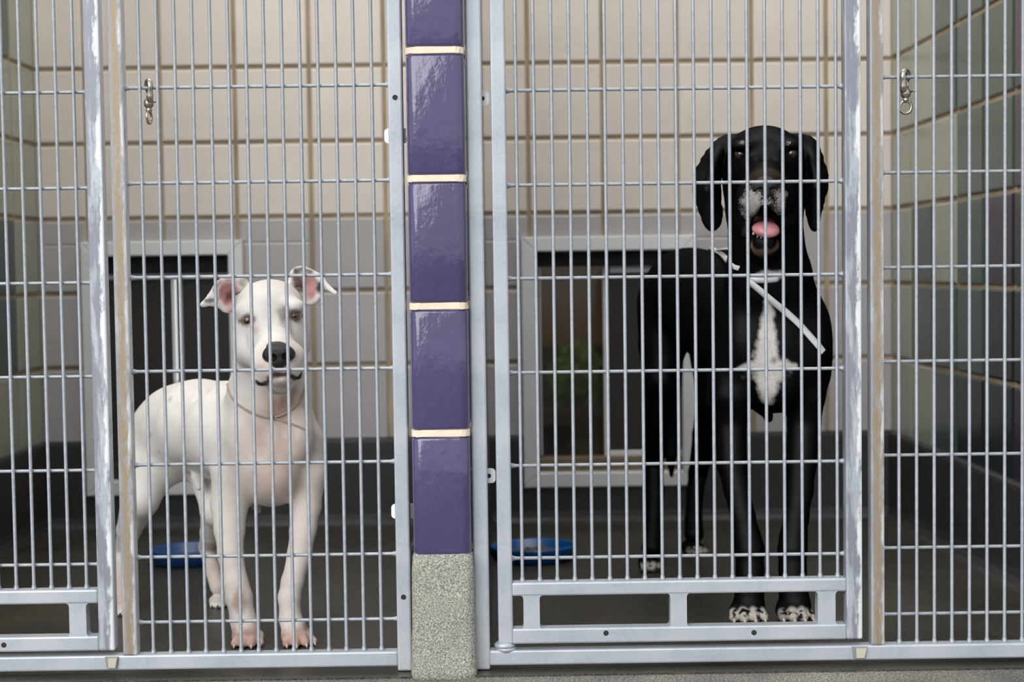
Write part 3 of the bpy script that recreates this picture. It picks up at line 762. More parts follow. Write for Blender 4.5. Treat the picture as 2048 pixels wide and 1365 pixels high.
        for ax in range(3):
            u, w = (ax + 1) % 3, (ax + 2) % 3
            a = [slice(0, None)] * 3; a[ax] = slice(0, n[ax] - 1); b = list(a); b[ax] = slice(1, None)
            sa, sb = s[tuple(a)], s[tuple(b)]; e = np.argwhere(sa != sb)
            e = e[(e[:, u] > 0) & (e[:, w] > 0) & (e[:, u] < n[u] - 1) & (e[:, w] < n[w] - 1)]
            def cell(du, dw):
                q = e.copy(); q[:, u] += du; q[:, w] += dw; return cid[q[:, 0], q[:, 1], q[:, 2]]
            quad = np.stack([cell(-1, -1), cell(0, -1), cell(0, 0), cell(-1, 0)], 1)
            flip = ~sa[e[:, 0], e[:, 1], e[:, 2]]; quad[flip] = quad[flip][:, ::-1]; F.append(quad)
        F = np.concatenate(F)
        E_ = np.concatenate([F[:, [0, 1]], F[:, [1, 2]], F[:, [2, 3]], F[:, [3, 0]]])
        deg = np.bincount(E_.ravel(), minlength=len(V))[:, None]
        for lam in (0.55, -0.57) * smooth:
            acc = np.stack([np.bincount(E_[:, 0], V[E_[:, 1], k], len(V)) + np.bincount(E_[:, 1], V[E_[:, 0], k], len(V)) for k in range(3)], 1)
            V = V + lam * (acc / deg - V)
        return V, F
def np_mesh(name, V, F):
    me = bpy.data.meshes.new(name); me.vertices.add(len(V)); me.vertices.foreach_set('co', np.asarray(V, np.float32).ravel())
    me.loops.add(F.size); me.loops.foreach_set('vertex_index', F.astype(np.int32).ravel())
    me.polygons.add(len(F)); me.polygons.foreach_set('loop_start', np.arange(0, F.size, 4, dtype=np.int32))
    me.update(calc_edges=True); me.validate(); me.shade_smooth(); return me
_rng = np.random.RandomState(5); _lat = _rng.rand(32, 32, 32)
def vnoise(P, scale):
    q = np.asarray(P) * scale; i = np.floor(q).astype(int); t = q - i; t = t * t * (3 - 2 * t); r = 0
    for a in (0, 1):
        for b in (0, 1):
            for c in (0, 1):
                w = (t[:, 0] if a else 1 - t[:, 0]) * (t[:, 1] if b else 1 - t[:, 1]) * (t[:, 2] if c else 1 - t[:, 2])
                r = r + w * _lat[(i[:, 0] + a) % 32, (i[:, 1] + b) % 32, (i[:, 2] + c) % 32]
    return r
class Coat:
    """the animal's own colouring, one colour per point of the skin"""
    def __init__(self, V, base):
        self.V = V; self.c = np.tile(np.array(base, float), (len(V), 1))
        self.n1 = vnoise(V, 90) - 0.5; self.n2 = vnoise(V + 3.3, 260) - 0.5; self.g = np.zeros(len(V))
    def put(self, w, col):
        w = np.clip(w, 0, 1)[:, None]; self.c = self.c * (1 - w) + np.array(col) * w
    def spot(self, c, r, col, soft=0.35, amt=1.0, rough=0.25):
        """ellipsoidal marking round c with radii r"""
        d = np.sqrt((((self.V - np.array(c)) / np.array(r)) ** 2).sum(1)) + rough * self.n1 + rough * 0.6 * self.n2
        self.put(amt * np.clip((1 + soft - d) / (2 * soft), 0, 1), col)
    def grizzle(self, c, r, amt, soft=0.6, rough=0.6):
        d = np.sqrt((((self.V - np.array(c)) / np.array(r)) ** 2).sum(1)) + rough * self.n1
        self.g = np.maximum(self.g, amt * np.clip((1 + soft - d) / (2 * soft), 0, 1))
    def line(self, pts, r, col, soft=0.4, amt=1.0, rough=0.3):
        best = np.full(len(self.V), 9.0)
        pts = [np.array(p) for p in pts]; rr = r if isinstance(r, (list, tuple)) else [r] * len(pts)
        for (a, ra), (b, rb) in zip(zip(pts, rr), list(zip(pts, rr))[1:]):
            ba = b - a; t = np.clip(((self.V - a) @ ba) / (ba @ ba + 1e-12), 0, 1)
            best = np.minimum(best, np.linalg.norm(self.V - a - t[:, None] * ba, axis=1) / (ra + (rb - ra) * t))
        d = best + rough * self.n1 + rough * 0.6 * self.n2
        self.put(amt * np.clip((1 + soft - d) / (2 * soft), 0, 1), col)
    def store(self, me):
        a = me.color_attributes.new('coat', 'FLOAT_COLOR', 'POINT')
        a.data.foreach_set('color', np.concatenate([self.c, np.ones((len(self.c), 1))], 1).astype(np.float32).ravel())
        a = me.attributes.new('grizzle', 'FLOAT', 'POINT'); a.data.foreach_set('value', self.g.astype(np.float32))
def coat_mat(name, rough, spec, fuzz, sheen=0.0):
    m, nt, b = mat_new(name)
    at_ = N(nt, 'ShaderNodeAttribute'); at_.attribute_name = 'coat'
    hair = noise(nt, 1.0, 3, 0.7, mapscale=(900, 900, 260)); cl = noise(nt, 28, 4, 0.6)
    f = ramp(nt, hair.outputs['Fac'], [(0.3, (1 - fuzz,) * 3), (0.7, (1 + 0 * fuzz,) * 3)]).outputs['Color']
    gz = N(nt, 'ShaderNodeAttribute'); gz.attribute_name = 'grizzle'
    gn = noise(nt, 420, 2, 0.7); gm = N(nt, 'ShaderNodeMath', operation='MULTIPLY_ADD'); L(nt, gz.outputs['Fac'], gm.inputs[0]); gm.inputs[1].default_value = 0.62
    L(nt, gn.outputs['Fac'], gm.inputs[2]); gw = ramp(nt, gm.outputs[0], [(0.82, (0, 0, 0)), (1.04, (1, 1, 1))])
    base_c = mix(nt, gw.outputs['Color'], at_.outputs['Color'], (0.50, 0.475, 0.45))
    g = ramp(nt, cl.outputs['Fac'], [(0.3, (0.90, 0.88, 0.87)), (0.65, (1, 1, 1))]).outputs['Color']
    L(nt, mix(nt, 1.0, mix(nt, 1.0, base_c, f, 'MULTIPLY'), g, 'MULTIPLY'), b.inputs['Base Color'])
    b.inputs['Roughness'].default_value = rough; b.inputs['Specular IOR Level'].default_value = spec
    b.inputs['Sheen Weight'].default_value = sheen; b.inputs['Sheen Roughness'].default_value = 0.4
    bump(nt, b, hair.outputs['Fac'], 0.25, 0.003); return m
M_white_coat = coat_mat('short white coat', 0.62, 0.25, 0.10, 0.05)
M_white_coat.node_tree.nodes['Principled BSDF'].inputs['Subsurface Weight'].default_value = 0.12
M_white_coat.node_tree.nodes['Principled BSDF'].inputs['Subsurface Radius'].default_value = (0.012, 0.005, 0.003)
M_black_coat = coat_mat('glossy black coat', 0.60, 0.0, 0.45, 0.0)
nt = M_black_coat.node_tree; gls = N(nt, 'ShaderNodeBsdfGlossy'); gls.inputs['Color'].default_value = (0.013, 0.013, 0.0135, 1); gls.inputs['Roughness'].default_value = 0.42
ads = N(nt, 'ShaderNodeAddShader'); L(nt, nt.nodes['Principled BSDF'].outputs[0], ads.inputs[0]); L(nt, gls.outputs[0], ads.inputs[1]); L(nt, ads.outputs[0], nt.nodes['Material Output'].inputs['Surface'])
hb = [n for n in nt.nodes if n.type == 'BUMP'][0]; L(nt, hb.outputs['Normal'], gls.inputs['Normal'])
M_nose = simple('moist dark nose leather', (0.016, 0.015, 0.017), 0.30, 0, 0.3, 300, 0.5, 700)
M_nose_black = simple('moist black nose leather', (0.007, 0.0065, 0.0065), 0.30, 0, 0.3, 300, 0.5, 700)
M_tongue = simple('wet pink tongue', (0.66, 0.27, 0.29), 0.30, 0, 0.12, 60, 0.3, 300)
M_tooth = simple('ivory tooth', (0.75, 0.68, 0.52), 0.3)
M_claw_pale = simple('pale horn claw', (0.60, 0.50, 0.42), 0.4); M_claw_dark = simple('dark horn claw', (0.03, 0.025, 0.022), 0.4)
M_cord = simple('beige leather cord', (0.42, 0.33, 0.25), 0.55, 0, 0.1, 60)
M_band = simple('shiny white plastic band', (0.78, 0.80, 0.82), 0.22)
def eye_mat(name, iris, white):
    m, nt, b = mat_new(name)
    tc = N(nt, 'ShaderNodeTexCoord'); sx = N(nt, 'ShaderNodeSeparateXYZ'); L(nt, tc.outputs['Object'], sx.inputs[0])
    cx_ = N(nt, 'ShaderNodeCombineXYZ'); L(nt, sx.outputs['X'], cx_.inputs['X']); L(nt, sx.outputs['Z'], cx_.inputs['Z'])
    ln = N(nt, 'ShaderNodeVectorMath', operation='LENGTH'); L(nt, cx_.outputs[0], ln.inputs[0])
    r = ramp(nt, ln.outputs['Value'], [(0.0, (0.004,) * 3), (0.40, (0.004,) * 3), (0.46, iris), (0.66, [v * 0.7 for v in iris]), (0.74, (0.02, 0.012, 0.008)), (0.82, white)])
    L(nt, r.outputs['Color'], b.inputs['Base Color']); b.inputs['Roughness'].default_value = 0.06; b.inputs['Coat Weight'].default_value = 1.0; b.inputs['Coat Roughness'].default_value = 0.02
    return m
M_eye_amber = eye_mat('amber dog eye', (0.19, 0.11, 0.045), (0.35, 0.30, 0.27)); M_eye_brown = eye_mat('dark brown dog eye', (0.028, 0.012, 0.008), (0.035, 0.02, 0.018))

def ps(px, py, y, r=None):
    p = at(px, py, y); return (tuple(p), r * mpp(y)) if r is not None else tuple(p)
def limb(fl, pts, k=0.018):
    """chain of (px, py, depth, radius px) joints"""
    fl.chain([ps(*p) for p in pts], k)
def blob(fl, px, py, y, rx, rz, ry, k=0.02, rot=(0, 0, 0), cut=False):
    m = mpp(y); fl.ell(ps(px, py, y), (rx * m, ry, rz * m), k, rot, cut)
def paw(fl, px, py, y, w, spread, yaw=0.0, toe=None, r=None, drop=0.0):
    """four unequal bent toes in front of a pad; px,py is the middle of the toe line on the ground"""
    z0 = floor_z(y); c = at(px, py, y); m = mpp(y); W = w * m; toes = []
    R = Matrix.Rotation(yaw, 3, 'Z')
    base = Vector((c.x, y, z0))
    for i, (u, fwd, rr) in enumerate(((-1.0, 0.35, 0.92), (-0.36, 0.0, 1.05), (0.34, 0.02, 1.05), (1.0, 0.42, 0.92))):
        tr = (r or W * 0.27) * rr
        tip = base + R @ Vector((u * W * 0.76 * spread, -0.010 + fwd * 0.022, 0)) + Vector((0, 0, tr * 0.92))
        kn = base + R @ Vector((u * W * 0.60, 0.016 + fwd * 0.022, 0)) + Vector((0, 0, tr * 1.75))
        bk = base + R @ Vector((u * W * 0.30, 0.050, 0)) + Vector((0, 0, tr * 2.1))
        fl.cone(tip, kn, tr * 0.92, tr, 0.004); fl.cone(kn, bk, tr, tr * 1.15, 0.010)
        toes.append((tip + R @ Vector((0, -tr * 0.85, -tr * 0.15)), R @ Vector((u * 0.1, -1, -0.55)), tr))
    fl.ell(base + R @ Vector((0, 0.035, 0)) + Vector((0, 0, W * 0.34)), (W * 0.72, 0.035, W * 0.33), 0.012)
    return toes
def claws(parent, toes, mat):
    for p, d, r in toes:
        d = d.normalized(); q = p + d * r * 0.9 + Vector((0, 0, -r * 0.15))
        o = from_bm('claw', tube_bm([p - d * r * 0.3, p + d * r * 0.35, q], [r * 0.36, r * 0.30, r * 0.08], 8), mat, None, True); put(o, parent)
def eyeball(parent, bvh, px, py, r_px, sink, look, mat):
    d = ray(px, py).normalized(); h = bvh.ray_cast(Vector((0, -CAM_D, CAM_Z)), d)
    p = h[0]; R = r_px * mpp(p.y)
    bm = bmesh.new(); bmesh.ops.create_uvsphere(bm, u_segments=28, v_segments=18, radius=1.0, matrix=Matrix.Rotation(math.pi / 2, 4, 'X'))
    o = from_bm('eye', bm, mat, None, True); o.parent = parent
    o.location = p + d * R * sink - parent.location; o.scale = (R, R, R); o.rotation_euler = look; return p
def on_skin(bvh, px, py, off):
    d = ray(px, py).normalized(); h = bvh.ray_cast(Vector((0, -CAM_D, CAM_Z)), d)
    return None if h[0] is None else h[0] + h[1] * off
def behind_skin(bvh, px, py, off):
    d = ray(px, py).normalized(); o = Vector((0, -CAM_D, CAM_Z)) + d * 6.0; h = bvh.ray_cast(o, -d)
    return None if h[0] is None else h[0] + h[1] * off
def skin_point(bvh, slack=0.10):
    def f(x, y, d):
        h = on_skin(bvh, x, y, 0.0)
        return tuple(h) if h is not None and abs(h.y - d) < slack else ps(x, y, d)
    return f
def rounded(out):
    r = []
    for p, q in zip(out, out[1:] + out[:1]): r += [tuple(p[i] * 0.78 + q[i] * 0.22 for i in range(3)), tuple(p[i] * 0.22 + q[i] * 0.78 for i in range(3))]
    return r
def rounded_open(out):
    r = [out[0]]
    for p, q in zip(out, out[1:]): r += [tuple(p[i] * 0.75 + q[i] * 0.25 for i in range(3)), tuple(p[i] * 0.25 + q[i] * 0.75 for i in range(3))]
    return r + [out[-1]]
def smooth_path(pts, n=2):
    pts = [Vector(p) for p in pts]
    for _ in range(n):
        q = [pts[0]]
        for a, b in zip(pts, pts[1:]): q += [a * 0.75 + b * 0.25, a * 0.25 + b * 0.75]
        pts = q + [pts[-1]]
    return pts
def ribbon(name, pts, half, across, thick, mat, parent):
    """flat band along pts; lying on the skin whose tree is across"""
    bm = bmesh.new(); rings = []
    for i, p in enumerate(pts):
        t = (pts[min(i + 1, len(pts) - 1)] - pts[max(i - 1, 0)]).normalized(); nr = across.find_nearest(p)[1]; w = t.cross(nr).normalized(); n_ = t.cross(w)
        rings.append([bm.verts.new(p + w * a * half + n_ * b * thick / 2) for a, b in ((-1, -1), (1, -1), (1, 1), (-1, 1))])
    for a, b in zip(rings, rings[1:]):
        for i in range(4): bm.faces.new((a[i], a[(i + 1) % 4], b[(i + 1) % 4], b[i]))
    bm.faces.new(rings[0][::-1]); bm.faces.new(rings[-1])
    o = from_bm(name, bm, mat, None, True); return put(o, parent)

HSDF = 0.003
# ------------------------------------------------------------------ the white dog
def white_dog():
    fl = Flesh((-0.90, -0.02, -0.06), (-0.25, 0.86, 0.68), HSDF)
    # trunk, from rump (far, left) to chest (near, right)
    blob(fl, 352, 868, 0.62, 84, 96, 0.11, 0.03); blob(fl, 400, 846, 0.54, 90, 88, 0.12, 0.05); blob(fl, 455, 858, 0.44, 88, 96, 0.12, 0.05)
    blob(fl, 520, 895, 0.37, 84, 100, 0.105, 0.05); blob(fl, 552, 930, 0.33, 66, 76, 0.085, 0.04)
    limb(fl, [(545, 960, 0.36, 46), (500, 950, 0.44, 50), (420, 885, 0.54, 60)], 0.03)
    # neck
    limb(fl, [(545, 868, 0.36, 92), (534, 790, 0.325, 79), (536, 725, 0.300, 67), (540, 660, 0.28, 60)], 0.03)
    # skull and cheeks
    blob(fl, 541, 636, 0.245, 70, 74, 0.085, 0.02); blob(fl, 540, 602, 0.245, 60, 37, 0.07, 0.015)
    blob(fl, 497, 690, 0.235, 32, 46, 0.055, 0.02); blob(fl, 590, 682, 0.235, 31, 46, 0.055, 0.02)
    blob(fl, 500, 622, 0.195, 26, 16, 0.022, 0.014); blob(fl, 584, 613, 0.195, 26, 16, 0.022, 0.014)
    # muzzle, flews, chin
    limb(fl, [(546, 672, 0.205, 40), (557, 712, 0.125, 36)], 0.018)
    limb(fl, [(551, 715, 0.20, 50), (557, 733, 0.128, 42)], 0.018)
    limb(fl, [(532, 722, 0.135, 33), (523, 753, 0.142, 20)], 0.012); limb(fl, [(581, 717, 0.135, 31), (594, 744, 0.145, 17)], 0.012)
    limb(fl, [(558, 758, 0.20, 32), (560, 762, 0.140, 21)], 0.010)
    # crease between flews, and lip line
    fl.cone(ps(561, 735, 0.080), ps(560, 755, 0.098), 0.004, 0.004, 0.006, True)
    # eye sockets
    for ex, ey in ((497, 641), (590, 631)): blob(fl, ex, ey, 0.163, 13, 9, 0.016, 0.010, cut=True)
    fl.cone(ps(540, 575, 0.155), ps(544, 640, 0.150), 0.006, 0.004, 0.02, True)
    # ears
    B = ps(457, 592, 0.285); rim = [(496, 572, .262), (486, 561, .262), (470, 554, .26), (450, 556, .257), (434, 572, .25), (430, 590, .247), (440, 610, .247), (452, 622, .252), (468, 616, .258)]
    rim = rounded_open(rim)
    for p, q in zip(rim, rim[1:]): fl.sheet(B, ps(*p), ps(*q), 0.0042)
    fl.sheet(ps(436, 568, .25), ps(432, 598, .245), ps(405, 610, .232), 0.0036); fl.sheet(ps(432, 598, .245), ps(440, 611, .247), ps(405, 610, .232), 0.0030)
    B = ps(617, 574, 0.285); rim = [(583, 566, .262), (584, 550, .262), (592, 540, .262), (606, 538, .26), (626, 546, .257), (644, 558, .25), (648, 572, .247), (640, 590, .247), (630, 604, .252), (614, 606, .258)]
    rim = rounded_open(rim)
    for p, q in zip(rim, rim[1:]): fl.sheet(B, ps(*p), ps(*q), 0.0042)
    fl.sheet(ps(634, 551, .25), ps(648, 574, .245), ps(672, 587, .232), 0.0034)
    # forelegs
    limb(fl, [(480, 890, 0.36, 54), (468, 945, 0.33, 44), (459, 1010, 0.325, 37), (459, 1060, 0.30, 30), (461, 1110, 0.27, 25), (472, 1170, 0.245, 24.5), (478, 1195, 0.240, 26), (486, 1240, 0.235, 25), (491, 1262, 0.225, 27)])
    limb(fl, [(608, 890, 0.35, 42), (618, 950, 0.33, 34), (613, 1015, 0.325, 28), (606, 1060, 0.30, 26), (599, 1110, 0.27, 24), (585, 1165, 0.25, 22), (579, 1195, 0.245, 22), (581, 1238, 0.24, 22), (588, 1258, 0.23, 26)])
    for x0, x1 in ((553, 548), (575, 560)): fl.cone(ps(x0, 784, .246), ps(x1, 826, .250), 0.003, 0.003, 0.012, True)
    # muscle: breast groove, armpit folds, points of the shoulders
    blob(fl, 490, 868, 0.290, 30, 44, 0.030, 0.03); blob(fl, 602, 868, 0.285, 26, 44, 0.030, 0.03)
    fl.cone(ps(550, 850, .235), ps(548, 955, .225), 0.006, 0.006, 0.035, True)
    fl.cone(ps(505, 950, .235), ps(497, 1015, .26), 0.005, 0.008, 0.025, True); fl.cone(ps(586, 950, .235), ps(588, 1000, .26), 0.004, 0.006, 0.02, True)
    fl.cone(ps(408, 790, .40), ps(400, 900, .40), 0.004, 0.004, 0.03, True)
    blob(fl, 463, 1012, 0.37, 22, 22, 0.03, 0.02); blob(fl, 622, 1010, 0.36, 20, 22, 0.03, 0.02)
    t1 = paw(fl, 495, 1290, 0.205, 34, 1.0, 0.10); t2 = paw(fl, 600, 1290, 0.205, 34, 1.1, 0.30)
    # hind legs: thigh, stifle forward, hock back, upright shank
    limb(fl, [(322, 880, 0.62, 66), (300, 940, 0.57, 52), (280, 1000, 0.54, 38), (258, 1060, 0.60, 24), (247, 1105, 0.645, 17), (243, 1150, 0.60, 15), (241, 1195, 0.555, 16)], 0.025)
    t3 = paw(fl, 240, 1222, 0.51, 22, 1.0, -0.1)
    limb(fl, [(420, 900, 0.64, 60), (432, 965, 0.57, 46), (435, 1020, 0.53, 34), (424, 1065, 0.60, 23), (414, 1094, 0.655, 16), (425, 1140, 0.63, 15), (436, 1175, 0.60, 16)], 0.022)
    t4 = paw(fl, 440, 1207, 0.575, 21, 1.0, 0.2)
    # tail carried low behind, teats
    limb(fl, [(330, 800, 0.72, 22), (322, 870, 0.80, 14), (318, 950, 0.82, 8)], 0.02)
    limb(fl, [(396, 955, 0.50, 14), (398, 975, 0.495, 7)], 0.012); limb(fl, [(512, 1008, 0.42, 14), (517, 1022, 0.42, 6)], 0.012)
    V, F = fl.mesh(); me = np_mesh('body', V, F)
    bvh = BVHTree.FromPolygons([tuple(v) for v in V], [tuple(f) for f in F])
    ct = Coat(V, (0.86, 0.83, 0.80))
    pink = (0.70, 0.47, 0.42); skin = (0.74, 0.60, 0.53); blk = (0.025, 0.022, 0.024); brn = (0.30, 0.17, 0.11); grey = (0.36, 0.33, 0.32)
    P = skin_point(bvh)
    s = lambda px, y: px * mpp(y)
    ct.spot(P(560, 950, .27), (.075, .06, .085), skin, 0.7, 0.75); ct.spot(P(545, 860, .28), (.055, .05, .05), skin, 0.7, 0.5)
    ct.spot(P(515, 1000, .40), (.06, .06, .02), (0.62, 0.42, 0.35), 0.6, 0.6)
    for x, y, d in ((459, 1060, .30), (475, 1180, .24), (606, 1060, .3), (580, 1190, .245)): ct.spot(P(x, y, d), (.05, .05, .10), (0.77, 0.68, 0.62), 0.7, 0.6)
    ct.spot(P(425, 1140, .62), (.04, .06, .06), (0.72, 0.55, 0.50), 0.5, 0.6); ct.spot(P(242, 1180, .57), (.04, .06, .06), (0.70, 0.50, 0.44), 0.5, 0.7)
    ct.spot(P(478, 1200, .212), (s(13, .21), .02, s(26, .21)), (0.50, 0.33, 0.25), 0.4, 0.85, 0.5)
    for x, y, d in ((495, 1285, .19), (600, 1285, .19)): ct.spot(P(x, y, d), (.045, .05, .022), (0.55, 0.30, 0.23), 0.5, 0.8, 0.8)
    for tt in (t1, t2):
        for p, dd, r in tt: ct.spot(p + Vector((0, 0.01, 0.012)), (r * .7, r * 1.3, r * .5), pink, 0.5, 0.7); ct.spot(p + Vector((0, 0, -r * .9)), (r * 1.0, r, r * .5), (0.25, 0.09, 0.07), 0.5, 0.7)
    # throat wrinkles, brown patch and streaks

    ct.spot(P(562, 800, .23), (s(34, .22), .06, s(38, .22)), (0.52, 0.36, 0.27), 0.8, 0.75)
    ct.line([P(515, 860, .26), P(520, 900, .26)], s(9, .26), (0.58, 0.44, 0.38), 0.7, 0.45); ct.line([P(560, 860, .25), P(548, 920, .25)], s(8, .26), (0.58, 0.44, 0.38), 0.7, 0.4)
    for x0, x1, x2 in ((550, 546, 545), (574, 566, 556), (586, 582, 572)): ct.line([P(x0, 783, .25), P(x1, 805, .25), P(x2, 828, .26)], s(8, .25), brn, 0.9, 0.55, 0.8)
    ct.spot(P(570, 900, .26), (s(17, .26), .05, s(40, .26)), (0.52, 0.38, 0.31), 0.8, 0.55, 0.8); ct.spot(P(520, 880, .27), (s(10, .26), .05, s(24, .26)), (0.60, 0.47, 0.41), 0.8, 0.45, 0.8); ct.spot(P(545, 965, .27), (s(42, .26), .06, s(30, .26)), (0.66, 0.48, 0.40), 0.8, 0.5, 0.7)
    # belly and flank freckles
    for x, y, d in ((340, 800, .55), (350, 808, .55), (318, 905, .52), (300, 870, .53), (385, 815, .47)): ct.spot(P(x, y, d), (s(5, d), .06, s(5, d)), grey, 0.6, 0.5)
    ct.line([P(395, 800, .42), P(378, 880, .42), P(372, 930, .42)], s(4, .45), (0.62, 0.60, 0.60), 0.8, 0.4)
    # ears: pink hollow, dark edges
    ct.spot(P(456, 590, .27), (s(25, .27), .04, s(33, .27)), (0.55, 0.27, 0.27), 0.25, 0.95, 0.45); ct.spot(P(462, 598, .275), (s(10, .27), .03, s(14, .27)), (0.17, 0.055, 0.06), 0.4, 0.9, 0.6)
    ct.spot(P(470, 612, .262), (s(16, .27), .03, s(13, .27)), pink, 0.5, 0.8); ct.spot(P(486, 566, .262), (s(9, .27), .02, s(10, .27)), grey, 0.4, 0.75, 0.7)
    ct.line([P(432, 600, .24), P(412, 602, .235)], s(4, .24), blk, 0.6, 0.8, 0.6); ct.line([P(428, 580, .245), P(440, 562, .255)], s(4, .25), (0.40, 0.18, 0.18), 0.6, 0.8)
    ct.spot(P(617, 572, .27), (s(23, .27), .04, s(30, .27)), (0.58, 0.31, 0.31), 0.25, 0.95, 0.45); ct.spot(P(596, 566, .268), (s(11, .27), .03, s(20, .27)), (0.15, 0.09, 0.085), 0.4, 0.85, 0.7)
    ct.spot(P(640, 574, .25), (s(9, .25), .03, s(12, .25)), blk, 0.4, 0.95, 0.5); ct.line([P(592, 541, .262), P(606, 538, .26), P(620, 544, .258)], s(5, .26), (0.11, 0.09, 0.09), 0.6, 0.85, 0.6)
    ct.spot(P(625, 592, .262), (s(8, .26), .02, s(10, .26)), (0.45, 0.2, 0.2), 0.5, 0.6)
    # face: patch by the far eye, eyelids, tear marks, pink muzzle, lips
    ct.spot(P(569, 628, .165), (s(12, .17), .03, s(17, .17)), (0.36, 0.32, 0.29), 0.6, 0.85, 0.9); ct.spot(P(573, 618, .165), (s(5, .17), .03, s(6, .17)), (0.17, 0.15, 0.14), 0.7, 0.6, 0.9)
    for ex, ey, sg in ((497, 641, -1), (590, 631, 1)):
        ct.spot(P(ex, ey, .165), (s(17, .17), .03, s(12.5, .17)), (0.20, 0.13, 0.10), 0.30, 0.95, 0.3)
        ct.line([P(ex + sg * 10, ey, .165), P(ex + sg * 19, ey + 2, .18)], s(4, .17), (0.16, 0.10, 0.08), 0.7, 0.8)
    ct.line([P(504, 650, .16), P(512, 662, .15)], s(7, .16), (0.72, 0.42, 0.40), 0.8, 0.7); ct.line([P(580, 645, .16), P(584, 668, .16)], s(4, .16), (0.30, 0.20, 0.16), 0.7, 0.6, 0.8)
    ct.line([P(494, 672, .17), P(497, 695, .17)], s(3, .17), grey, 0.8, 0.35)
    ct.spot(P(556, 712, .10), (s(38, .1), .05, s(32, .1)), (0.74, 0.50, 0.45), 0.6, 0.55, 0.3)
    ct.line([P(524, 742, .10), P(532, 752, .11)], s(12, .1), (0.62, 0.36, 0.31), 0.6, 0.6, 0.5)
    lip = (0.03, 0.022, 0.022)
    ct.line([P(514, 764, .13), P(521, 770, .12), P(530, 769, .11), P(540, 760, .11)], [s(q, .12) for q in (5, 8, 7, 4)], lip, 0.3, 1.0, 0.2)
    ct.line([P(602, 748, .13), P(598, 756, .12), P(591, 758, .12), P(584, 753, .12)], [s(q, .12) for q in (4, 6.5, 6, 4)], lip, 0.3, 1.0, 0.2)
    ct.line([P(538, 758, .105), P(548, 748, .10), P(560, 750, .10), P(575, 748, .10), P(584, 754, .11)], s(6, .1), (0.06, 0.035, 0.03), 0.5, 0.95, 0.3)
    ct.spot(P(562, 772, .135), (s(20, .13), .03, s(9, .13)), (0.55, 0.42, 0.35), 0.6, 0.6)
    ct.store(me); me.materials.append(M_white_coat)
    loc = Vector((at(500, 1290, 0.35).x, 0.38, floor_z(0.38)))
    d = empty('dog', loc, 'white short-haired dog with a black nose and folded ears, standing behind the left mesh', 'dog')
    body = bpy.data.objects.new('body', me); C.objects.link(body); put(body, d)
    eyeball(d, bvh, 497, 642, 13, 0.62, (0.05, 0, -0.08), M_eye_amber); eyeball(d, bvh, 590, 632, 13, 0.62, (0.05, 0, 0.05), M_eye_amber)
    # nose leather
    nf = Flesh(ps(515, 760, 0.16)[:1] + (0.03,) + ps(515, 755, 0.16)[2:], (ps(605, 670, 0.1)[0], 0.15, ps(605, 665, 0.1)[2]), 0.0012)
    y_n = 0.093
    blob(nf, 557, 706, y_n, 29, 20, 0.018, 0.006); blob(nf, 558, 722, y_n + 0.002, 18, 16, 0.016, 0.008)
    blob(nf, 536, 712, y_n + 0.006, 11, 12, 0.016, 0.006); blob(nf, 580, 709, y_n + 0.006, 11, 12, 0.016, 0.006); blob(nf, 553, 692, y_n + 0.010, 20, 9, 0.014, 0.006)
    for nx, ny, sg in ((545, 717, -1), (572, 715, 1)):
        blob(nf, nx, ny, y_n - 0.015, 8.5, 7.5, 0.013, 0.003, (0, sg * 0.5, 0), True); limb_cut = nf.cone(ps(nx + sg * 6, ny + 2, y_n - 0.014), ps(nx + sg * 14, ny + 8, y_n - 0.004), 0.0022, 0.0016, 0.003, True)
    nf.cone(ps(559, 712, y_n - 0.018), ps(559, 738, y_n - 0.014), 0.0016, 0.0016, 0.003, True)
    V2, F2 = nf.mesh(); o = link('nose', np_mesh('nose', V2, F2), M_nose); put(o, d)
    for tt in (t1, t2): claws(d, tt, M_claw_pale)
    for tt in (t3, t4): claws(d, tt, M_claw_dark)
    # thin cord round the neck with a loose end
    path = [(457, 770), (460, 785), (468, 800), (482, 813), (500, 824), (520, 832), (542, 836), (566, 830), (586, 818), (599, 803), (606, 786), (609, 770)]
    front = [p for p in (on_skin(bvh, x, y, 0.002) for x, y in path) if p]
    back = [p for p in (behind_skin(bvh, x, y, 0.003) for x, y in ((600, 752), (575, 742), (545, 738), (515, 742), (480, 752))) if p]
    cl = empty('collar', (0, 0, 0)); cl.parent = d; cl.matrix_parent_inverse = Matrix.Translation(d.location).inverted()
    from_bm('cord', tube_bm(smooth_path(front + back + [front[0]], 2), 0.0021, 8), M_cord, cl, True)
    tail = [p for p in (on_skin(bvh, x, y, 0.003) for x, y in ((540, 834), (555, 838), (575, 846), (596, 854), (614, 863))) if p]
    from_bm('loose_end', tube_bm(smooth_path(tail, 2), 0.0019, 8), M_cord, cl, True)
    k = on_skin(bvh, 543, 834, 0.003); bm = bmesh.new(); bmesh.ops.create_icosphere(bm, subdivisions=2, radius=0.0048, matrix=Matrix.Translation(k)); from_bm('knot', bm, M_sill, cl, True)
    return d
white_dog()
